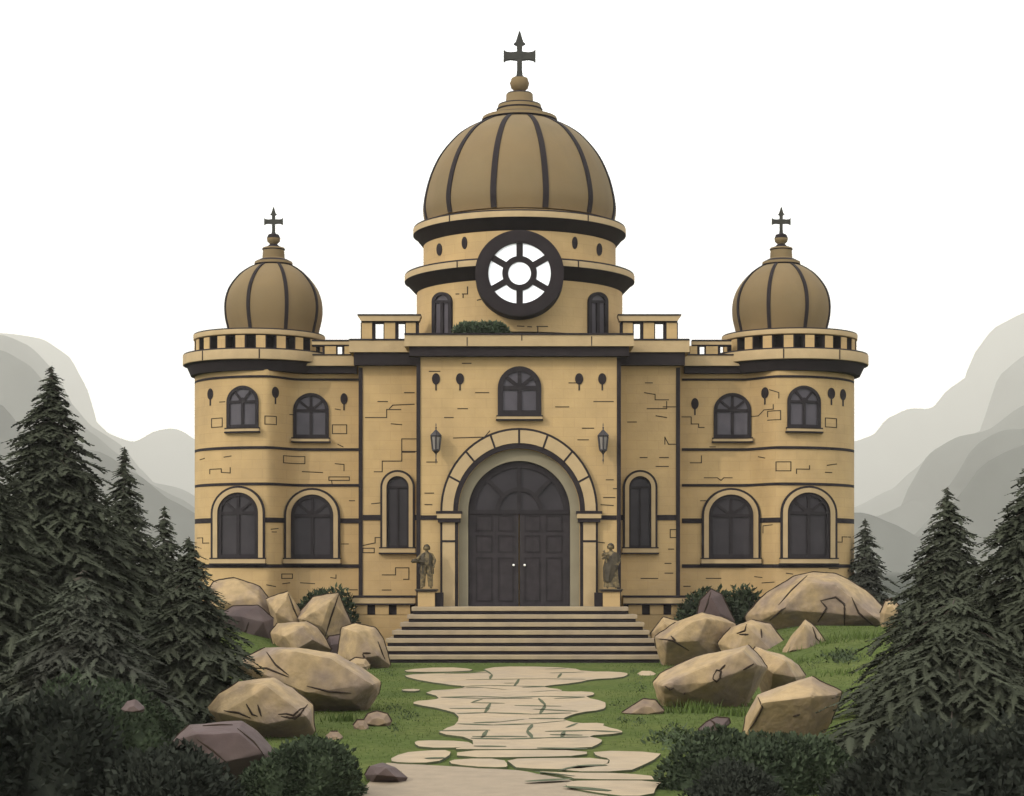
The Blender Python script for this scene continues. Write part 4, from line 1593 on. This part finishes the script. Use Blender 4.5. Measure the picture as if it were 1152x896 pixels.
def conifer(label, px, apex, y, rpx, base_py=None, m=None, group='fir trees around the church', dens=1.0, name='fir_tree', low=.03, seed=1, shape=.8, lean=0.0, leafk=1.0):
    random.seed(seed)
    rpx, shape = rpx * 1.1, shape + .2
    s_ = sc(y)
    x = (px - CX) * s_
    gz = ground_z(x, y) - .05
    zt = EYE + (HY - apex) * s_
    H = zt - gz
    Rr = rpx * s_
    t = empty(name, (x, y, gz), label, 'tree', group)
    b = B()
    b.tube([(x, y, gz - .1), (x, y, gz + H * .3), (x, y, gz + H * .65), (x, y, zt - H * .03)], [H * .022, H * .016, H * .007, H * .0012], 8)
    limb_b = b
    bm = bmesh.new()
    L = max(.045, 4.6 * s_) * leafk

    def bough(p0, dirv, ln, wid, drop, lift):
        """a drooping, saw-edged spray of needles"""
        sd = Vector((-dirv.y, dirv.x, 0))
        n = max(4, min(26, int(ln / L * 1.25)))
        mid, lf, rt = [], [], []
        for i in range(n + 1):
            v = i / n
            c = p0 + dirv * ln * v + Vector((0, 0, -drop * ln * v ** 1.4 + lift * ln * max(0, v - .65)))
            w = wid * (math.sin(math.pi * min(1, .22 + .78 * v)) ** .7) * (1 - .4 * v)
            mid.append(bm.verts.new(c))
            for lst, sg in ((lf, 1), (rt, -1)):
                ww = w * random.uniform(.7, 1.3)
                inn = c + sd * sg * ww * .5 + Vector((0, 0, -ww * .18))
                tip = c + sd * sg * ww * 1.1 + dirv * ln / n * random.uniform(.6, 1.5) + Vector((0, 0, -ww * random.uniform(.3, .8)))
                lst.append((bm.verts.new(inn), bm.verts.new(tip)))
        for i in range(n):
            for lst in (lf, rt):
                bm.faces.new((mid[i], mid[i + 1], lst[i + 1][0], lst[i][0]))
                bm.faces.new((lst[i][0], lst[i + 1][0], lst[i][1]))
        tipv = bm.verts.new(mid[-1].co + dirv * L * 1.3 + Vector((0, 0, -L * .3)))
        bm.faces.new((mid[-1], lf[-1][0], tipv))
        bm.faces.new((mid[-1], tipv, rt[-1][0]))

    step = max(.13, L * 2.3)
    zc = gz + H * low
    i = 0
    while zc < zt - .018 * H:
        u = (zc - gz) / H
        env = Rr * (1 - u) ** shape * (1 + .13 * math.sin(i * 2.1 + seed) + random.uniform(-.06, .06)) + L * .3 * min(1, (1 - u) * 8)
        nb = int(8 + env * 7)
        ph = random.uniform(0, 6.28)
        for k in range(nb):
            a = ph + 2 * math.pi * k / nb + random.uniform(-.2, .2)
            dirv = Vector((math.cos(a), math.sin(a), 0))
            ln = env * random.uniform(.74, 1.14)
            z0 = zc + random.uniform(-.5, .5) * step + ln * .10
            if k % 3 == 0:
                limb_b.tube([(x, y, z0), (x + dirv.x * ln * .5, y + dirv.y * ln * .5, z0 - ln * .12), (x + dirv.x * ln * .8, y + dirv.y * ln * .8, z0 - ln * .3)], [.012 * H * .4, .008, .003], 4)
            drop, lift = random.uniform(.30, .48), random.uniform(0, .25)
            bough(Vector((x, y, z0)), dirv, ln, ln * .07 + L * .7, drop, lift)
            sd = Vector((-dirv.y, dirv.x, 0))
            v, sg = .22, random.choice((-1, 1))
            while v < .95:                          # side twigs
                p = Vector((x, y, z0)) + dirv * ln * v + Vector((0, 0, -drop * ln * v ** 1.4))
                tl = ln * random.uniform(.30, .46) * (1.05 - .55 * v) + L
                td = (dirv * random.uniform(.75, 1.1) + sd * sg * random.uniform(.55, 1.0)).normalized()
                bough(p, td, tl, tl * .10 + L * .55, random.uniform(.3, .7), 0)
                v += max(.10, L * 1.15 / ln)
                sg = -sg
            for q in range(int(2 + ln / L * .7 * dens)):
                v = random.uniform(.35, 1.0)
                p = Vector((x, y, z0)) + dirv * ln * v + Vector((0, 0, -.38 * ln * v ** 1.4)) + Vector((-dirv.y, dirv.x, 0)) * random.uniform(-.3, .3) * ln * (1.1 - v)
                dv = dirv + Vector((-dirv.y, dirv.x, 0)) * random.uniform(-1.1, 1.1) + Vector((0, 0, random.uniform(-.9, .15)))
                leaf(bm, p, dv, Vector((random.uniform(-.5, .5), random.uniform(-.5, .5), 1)), L * random.uniform(.6, 1.2), L * random.uniform(.12, .22))
        zc += step * (1 - .62 * u)
        i += 1
    for k in range(26):                              # leader
        z = zt - H * .07 * random.random() - .01
        a = random.uniform(0, 6.28)
        leaf(bm, Vector((x, y, z)), Vector((math.cos(a) * .5, math.sin(a) * .5, random.uniform(.2, 1))), Vector((0, 0, 1)), L * .8 * (zt - z + .05) / (.07 * H + .05) + .02, L * .13)
    limb_b.build('trunk', M_BARK, t)
    link_mesh('crown', bm, m or M_FIR, t, 0, recalc=False)
    return t


conifer('tall broad dark fir rising highest on the left, before the pale hills', 58, 408, -20, 150, seed=3, shape=.78)
conifer('dark slender fir with pointed top just right of the tallest one', 140, 503, -13, 78, seed=5)
conifer('little dark fir between the slender fir and the left tower', 185, 570, -5, 48, seed=8)
conifer('small fir standing before the left tower corner, among the boulders', 213, 604, -23.5, 100, seed=11, shape=.72)
conifer('dark fir cut off by the left edge of the picture', -38, 440, -25, 150, seed=14, shape=.7)
conifer('dark thin fir close behind the right tower wall', 973, 584, 3, 42, seed=17, m=M_FIRD)
conifer('medium fir with stepped boughs before the pale right hills', 1066, 548, -22, 110, seed=19, shape=.78)
conifer('large dark fir cut off by the right edge of the picture', 1176, 500, -26, 150, seed=23, shape=.62)
conifer('low wide dark conifer filling the near right corner', 1075, 668, -30, 195, seed=29, shape=.55, m=M_FIR)
conifer('low wide dark conifer sprawling in front of the small fir on the left', 92, 640, -26.5, 130, seed=31, shape=.62, m=M_FIRD)


def bush(label, px, top_py, y, rx_px, depth=None, m=None, cat='bush', name='bush', group=None, seed=1, n=1400, leafpx=4.0, squash=1.0, z_base=None, core_m=None):
    random.seed(seed)
    s_ = sc(y)
    x = (px - CX) * s_
    gz = (ground_z(x, y) if z_base is None else z_base) - .03
    H = EYE + (HY - top_py) * s_ - gz
    rx = rx_px * s_
    ry = depth or rx * .7
    bm = bmesh.new()
    lobes = [(0, 0, .80, .93)]
    for k in range(6):
        a = random.uniform(0, 2 * math.pi)
        q = random.uniform(.42, .62)
        lobes.append((math.cos(a) * .62, math.sin(a) * .5, q, random.uniform(.55, 1.0) if k else 1.0))
    L = leafpx * s_
    tot = sum(l[2] ** 2 for l in lobes)
    for lx, ly, lr, lh in lobes:
        def shape(p):
            k = 1 + .22 * fbm(p.x * 1.8 + seed + lx, p.y * 1.8, p.z * 1.8) + .12 * fbm(p.x * 5 + seed, p.y * 5, p.z * 5)
            return Vector((x + (lx + p.x * lr * k) * rx, y + (ly + p.y * lr * k) * ry, gz + max(-.02, p.z) * H * lh * k))
        ret = bmesh.ops.create_uvsphere(bm, u_segments=28, v_segments=16, radius=1)
        for v in ret['verts']:
            v.co = shape(v.co * .84)
        for i in range(int(n * 1.5 * lr ** 2 / tot)):
            th = random.uniform(0, 2 * math.pi)
            cz = random.uniform(-.05, 1)
            rr = math.sqrt(max(0, 1 - cz * cz))
            p = Vector((rr * math.cos(th), rr * math.sin(th), cz))
            if p.y > .6:
                continue
            nrm = Vector((p.x / rx, p.y / ry, p.z / H)).normalized()
            q = shape(p * random.uniform(.86, 1.04))
            dv = nrm * random.uniform(.3, 1.0) + Vector((random.uniform(-.8, .8), random.uniform(-.8, .8), random.uniform(-.4, .9)))
            leaf(bm, q, dv, Vector((random.uniform(-1, 1), random.uniform(-1, 1), 1)), L * random.uniform(.9, 2.0), L * random.uniform(.3, .55))
    o = link_mesh(name, bm, m or M_BUSH, None, 0, recalc=False)
    loc = Vector((x, y, gz))
    for v in o.data.vertices:
        v.co -= loc
    o.location = loc
    return tag(o, label, cat, group)


GB = 'dark bushes in the foreground'
bush('big dark rounded bush in the near left corner of the picture', -18, 778, -35, 138, m=M_BUSHD, seed=2, n=15000, leafpx=7.5, group=GB, depth=1.0)
bush('low dark bush in front of the flat topped purple boulder', 180, 846, -35.2, 118, m=M_BUSHD, seed=4, n=13000, leafpx=6, group=GB, depth=.9)
bush('clipped looking green bush by the sandy path with ruffled edge', 352, 832, -31.6, 72, m=M_BUSH, seed=6, n=11000, leafpx=4.5, group=GB, depth=.8)
bush('green mound of ground cover below the small fir, a little stone on it', 132, 764, -29.0, 92, m=M_BUSH, seed=9, n=9000, leafpx=4.5, group=GB, depth=.9)
bush('dark green bush in front of the blocky boulder by the near conifer', 880, 826, -31, 118, m=M_BUSH, seed=12, n=13000, leafpx=5, group=GB, depth=.8)
bush('dark bush at the bottom right, nearest the path', 830, 862, -34, 80, m=M_BUSHD, seed=13, n=9000, leafpx=4.2, group=GB, depth=.7)
bush('big shadowy bush in the near right corner under the conifer', 1050, 815, -36, 150, m=M_BUSHD, seed=15, n=15000, leafpx=7.5, group=GB, depth=1.0)
GH = 'low hedges along the church foot'
bush('low hedge behind the two toned boulder at the left wing foot', 362, 664, .75, 46, m=M_BUSH, seed=21, n=5000, leafpx=4.5, group=GH, depth=.5, cat='hedge', name='hedge')
bush('low hedge behind the purple pointed boulder at the right wing foot', 806, 664, .75, 56, m=M_BUSH, seed=22, n=5500, leafpx=4.5, group=GH, depth=.5, cat='hedge', name='hedge')
bush('small green shrub growing on the ledge below the rose window', 544, 364, -.05, 33, m=mat('ledge_shrub_leaves', (.045, .062, .032), vary=.25, scale=6, rough=.95), seed=25, n=2600, leafpx=3.0, depth=.24, cat='shrub', name='shrub',
     z_base=mC(500, 377, 0).z + .03)
rock('small reddish stone lying on the green mound of ground cover', [(136, 798), (143, 789), (152, 787), (163, 797), (150, 800)], y=-30.05, thick=.3, m=M_ROCKP, group=GS, name='stone', foot=.02, rough=.6, ink=False)


# ------------------------------------------------------------------ grass
def grass():
    random.seed(77)
    bm = bmesh.new()

    def blade(x, y, h, w, lean):
        z = ground_z(x, y)
        a = random.uniform(0, 6.28)
        tip = Vector((x + math.cos(a) * lean, y + math.sin(a) * lean, z + h))
        s = Vector((random.uniform(-1, 1), random.uniform(-.4, .4), 0)).normalized() * w
        bm.faces.new((bm.verts.new(Vector((x, y, z - .01)) - s), bm.verts.new(Vector((x, y, z - .01)) + s), bm.verts.new(tip)))
    # tufts at the feet of the boulders, as in the photograph
    for px, py, n, h, r in ((385, 812, 60, .16, .22), (780, 802, 130, .22, .42), (828, 806, 70, .18, .25), (935, 722, 160, .18, 1.0), (985, 718, 130, .2, .8), (905, 744, 80, .1, .6),
                            (960, 758, 120, .12, .8), (445, 742, 60, .1, .4), (880, 752, 80, .1, .5)):
        p = ground_hit(px, py)
        for _ in range(n):
            blade(p.x + random.gauss(0, r * .6), p.y + random.gauss(0, r * .35), h * random.uniform(.5, 1.2), .016, h * .4)
    for bx, by, size, t in BASES:                 # grass growing up against the boulders
        for _ in range(int(26 * size)):
            a = random.uniform(math.pi, 2 * math.pi)
            blade(bx + math.cos(a) * size * random.uniform(.30, .48), by + t * .06 + math.sin(a) * t * random.uniform(.02, .3), random.uniform(.05, .14), .013, .05)
    # short turf
    cnt = 0
    while cnt < 34000:
        y = random.uniform(-38, -2.2)
        x = random.uniform(-9, 10)
        half = 3.4 if y > -14 else 2.3 + .02 * y
        q = abs(x)
        if q < half * .62 and y < -4:
            cnt += .2
            continue
        if q < 4.2 and y > -3.1:
            cnt += .2
            continue
        # keep off the paving
        s_ = sc(y)
        px, py = CX + x / s_, HY + (EYE) / s_
        if on_path(px, py):
            cnt += .2
            continue
        cnt += 1
        blade(x, y, random.uniform(.02, .05), .008, .02)
    o = link_mesh('grass', bm, M_BLADE, None, 0, recalc=False)
    tag(o, 'short green lawn grass with tufts around the boulders', 'grass', kind='stuff')


_outl = [Z(q) for q in [(180, 196), (560, 190), (920, 212), (905, 240), (800, 262), (840, 300), (850, 330), (760, 350), (890, 390), (890, 412), (830, 440), (1010, 462), (900, 528), (1015, 548), (970, 640), (40, 640), (90, 540),
                           (140, 490), (225, 440), (230, 425), (295, 405), (360, 370), (360, 345), (220, 310), (220, 300), (300, 293), (185, 268), (380, 256), (195, 230)]]


def on_path(px, py):
    if py > 900:
        return 380 < px < 770
    c = False
    n = len(_outl)
    for i in range(n):
        x0, y0 = _outl[i]
        x1, y1 = _outl[(i + 1) % n]
        if (y0 > py) != (y1 > py) and px < (x1 - x0) * (py - y0) / (y1 - y0) + x0:
            c = not c
    return c


grass()


def tufts():
    """dark weeds lying flat in the lawn"""
    random.seed(9)
    bm = bmesh.new()
    for px, py, w, n in ((425, 745, 18, 40), (437, 757, 12, 30), (442, 797, 16, 40), (460, 806, 20, 60), (443, 821, 12, 35), (714, 756, 16, 40), (715, 768, 14, 30), (722, 775, 12, 30), (696, 793, 14, 30), (719, 813, 14, 40),
                         (760, 832, 40, 260), (785, 842, 12, 50), (765, 824, 20, 70), (948, 740, 28, 320), (915, 748, 18, 60), (700, 812, 10, 25), (757, 818, 12, 30)):
        for _ in range(n):
            qx, qy = px + random.gauss(0, w * .33), py + random.gauss(0, 2.0 + w * .06)
            p = ground_hit(qx, qy)
            dv = Vector((random.uniform(-1, 1), random.uniform(-1, .6), random.uniform(.2, 1.0)))
            ln = .10 if n > 200 else .05
            leaf(bm, Vector((p.x, p.y, ground_z(p.x, p.y))), dv, Vector((random.uniform(-1, 1), random.uniform(-1, 1), 1)), ln * random.uniform(.6, 1.4), ln * .25)
    o = link_mesh('weeds', bm, M_TUFT, None, 0, recalc=False)
    tag(o, 'dark green low weeds scattered over the lawn', 'weeds', kind='stuff')


tufts()


# ------------------------------------------------------------------ hills
def hill(name, crest, dist, depthk=.22, seed=0.0):
    dist *= 1.75
    y = dist - D
    s_ = sc(y)
    pts = [((px - CX) * s_, EYE + (HY - py) * s_) for px, py in crest]
    n = 150
    x0, x1 = pts[0][0], pts[-1][0]
    T = dist * depthk
    bm = bmesh.new()
    cols = []

    def crest_z(x):
        for i, ((a, za), (b_, zb)) in enumerate(zip(pts, pts[1:])):
            if x <= b_ + 1e-6:
                t = (x - a) / (b_ - a)
                zp = pts[max(0, i - 1)][1]
                zn = pts[min(len(pts) - 1, i + 2)][1]
                m0, m1 = (zb - zp) * .35, (zn - za) * .35
                return (2 * t ** 3 - 3 * t * t + 1) * za + (t ** 3 - 2 * t * t + t) * m0 + (-2 * t ** 3 + 3 * t * t) * zb + (t ** 3 - t * t) * m1
        return pts[-1][1]
    rows = [-1, -.85, -.65, -.45, -.28, -.14, -.05, 0, .05, .14, .3, .55, .8, 1]
    for i in range(n + 1):
        x = x0 + (x1 - x0) * i / n
        zc = crest_z(x)
        edge = smooth(0, .06, i / n) * smooth(0, .06, 1 - i / n)
        col = []
        for v in rows:
            fall = (math.cos(abs(v) * math.pi) * .5 + .5) ** .8
            z = -.5 + (zc + .5) * edge * fall
            z += zc * .03 * (1 - fall) * 4 * fall * fbm(x / dist * 25, v * 3, seed)
            col.append(bm.verts.new((x, y + v * T, z)))
        cols.append(col)
    for a, c in zip(cols, cols[1:]):
        for k in range(len(rows) - 1):
            bm.faces.new((a[k], c[k], c[k + 1], a[k + 1]))
    o = link_mesh(name, bm, M_HILL, None, 80)
    o['kind'] = 'structure'


hill('hills', [(-170, 420), (-60, 376), (0, 375), (45, 381), (75, 399), (93, 430), (103, 470), (125, 489), (152, 497), (178, 485), (198, 483), (222, 496), (260, 520), (340, 560), (420, 625), (600, 641)], 3600, .1, 1)
hill('hills', [(-170, 420), (-60, 385), (0, 377), (30, 388), (55, 412), (80, 455), (103, 480), (130, 497), (160, 530), (172, 543), (200, 549), (230, 566), (300, 600), (420, 625), (600, 641)], 2000, .12, 2)
hill('hills', [(-170, 420), (-60, 392), (0, 394), (28, 408), (50, 432), (75, 462), (100, 486), (130, 510), (160, 540), (200, 560), (230, 580), (300, 610), (420, 625), (600, 641)], 1350, .14, 3)
hill('hills', [(-170, 470), (-60, 440), (0, 455), (20, 490), (60, 500), (110, 508), (150, 532), (190, 562), (230, 584), (300, 615), (420, 625), (600, 641)], 850, .15, 4)
hill('hills', [(580, 641), (740, 628), (860, 570), (930, 505), (960, 497), (983, 489), (1000, 470), (1024, 460), (1048, 459), (1070, 436), (1090, 422), (1098, 395), (1120, 368), (1152, 352), (1220, 335), (1330, 360)], 3600, .1, 5)
hill('hills', [(580, 641), (740, 628), (860, 600), (930, 580), (960, 571), (1005, 550), (1030, 528), (1052, 508), (1110, 482), (1120, 450), (1130, 418), (1152, 400), (1220, 372), (1330, 380)], 2300, .12, 6)
hill('hills', [(580, 641), (740, 628), (860, 610), (930, 596), (990, 580), (1030, 562), (1038, 530), (1052, 506), (1080, 491), (1110, 484), (1152, 456), (1220, 430), (1330, 430)], 1500, .14, 7)
hill('hills', [(580, 641), (740, 628), (900, 620), (990, 610), (1040, 598), (1075, 560), (1085, 530), (1105, 497), (1130, 484), (1152, 482), (1220, 460), (1330, 470)], 1100, .15, 8)
hill('hills', [(580, 641), (740, 628), (860, 610), (920, 584), (965, 577), (995, 588), (1030, 606), (1070, 585), (1095, 545), (1115, 518), (1140, 505), (1180, 490), (1330, 500)], 780, .15, 9)


# ------------------------------------------------------------------ air
def haze():
    b = B()
    b.wbox(-3300, 3300, -72, 6960, -1.5, 1100)
    m = bpy.data.materials.new('haze')
    m.use_nodes = True
    N = m.node_tree.nodes
    L = m.node_tree.links
    N.remove(N['Principled BSDF'])
    v = N.new('ShaderNodeVolumePrincipled')
    v.inputs['Color'].default_value = (.99, .94, .815, 1)
    v.inputs['Density'].default_value = .00023
    v.inputs['Anisotropy'].default_value = .0
    L.new(v.outputs[0], N['Material Output'].inputs['Volume'])
    o = b.build('haze', m, None, 0)
    o['kind'] = 'stuff'
    o['label'] = 'pale haze that fades the far hills'
    o['category'] = 'haze'


haze()

# ------------------------------------------------------------------ light
SUN_AZ, SUN_EL = 49.0, 31.0        # degrees left of the view direction's reverse, and above the horizon
to_sun = Vector((-math.sin(R(SUN_AZ)) * math.cos(R(SUN_EL)), -math.cos(R(SUN_AZ)) * math.cos(R(SUN_EL)), math.sin(R(SUN_EL))))
ld = bpy.data.lights.new('sun', 'SUN')
ld.energy = 1.72
ld.angle = R(.6)
ld.color = (1.0, .95, .86)
lo = bpy.data.objects.new('sun', ld)
COL.objects.link(lo)
lo.location = (-30, -60, 40)
lo.rotation_euler = (-to_sun).to_track_quat('-Z', 'Y').to_euler()

w = bpy.data.worlds.new('World')
SC.world = w
w.use_nodes = True
N, L = w.node_tree.nodes, w.node_tree.links
sky = N.new('ShaderNodeTexSky')
sky.sky_type = 'NISHITA'
sky.sun_disc = False
sky.sun_elevation = R(SUN_EL)
sky.sun_rotation = math.atan2(to_sun.x, to_sun.y)
sky.air_density = 1.5
sky.dust_density = 8.0
sky.ozone_density = 1.0
hs = N.new('ShaderNodeHueSaturation')
hs.inputs['Saturation'].default_value = .12
L.new(sky.outputs[0], hs.inputs['Color'])
bg = N['Background']
bg.inputs['Strength'].default_value = .15
# veil of white overcast cloud over the clear sky
mx = N.new('ShaderNodeMixRGB')
mx.inputs['Fac'].default_value = .75
mx.inputs['Color2'].default_value = (18.0, 18.7, 19.6, 1)
L.new(hs.outputs[0], mx.inputs['Color1'])
L.new(mx.outputs[0], bg.inputs['Color'])

# ------------------------------------------------------------------ camera
cd = bpy.data.cameras.new('camera')
cd.sensor_width = 36
cd.lens = F / 1152 * 36
cd.shift_x = -(CX - 576) / 1152
cd.shift_y = (HY - 448) / 1152
cd.clip_start = .5
cd.clip_end = 20000
co = bpy.data.objects.new('camera', cd)
COL.objects.link(co)
co.location = CAM
co.rotation_euler = (R(90), 0, 0)
SC.camera = co

SC.view_settings.view_transform = 'Standard'
SC.view_settings.look = 'None'
SC.view_settings.exposure = 0
SC.view_settings.gamma = 1
SC.view_settings.use_curve_mapping = False
SC.render.engine = 'CYCLES'
SC.cycles.use_denoising = True
SC.cycles.max_bounces = 6
SC.cycles.volume_bounces = 0
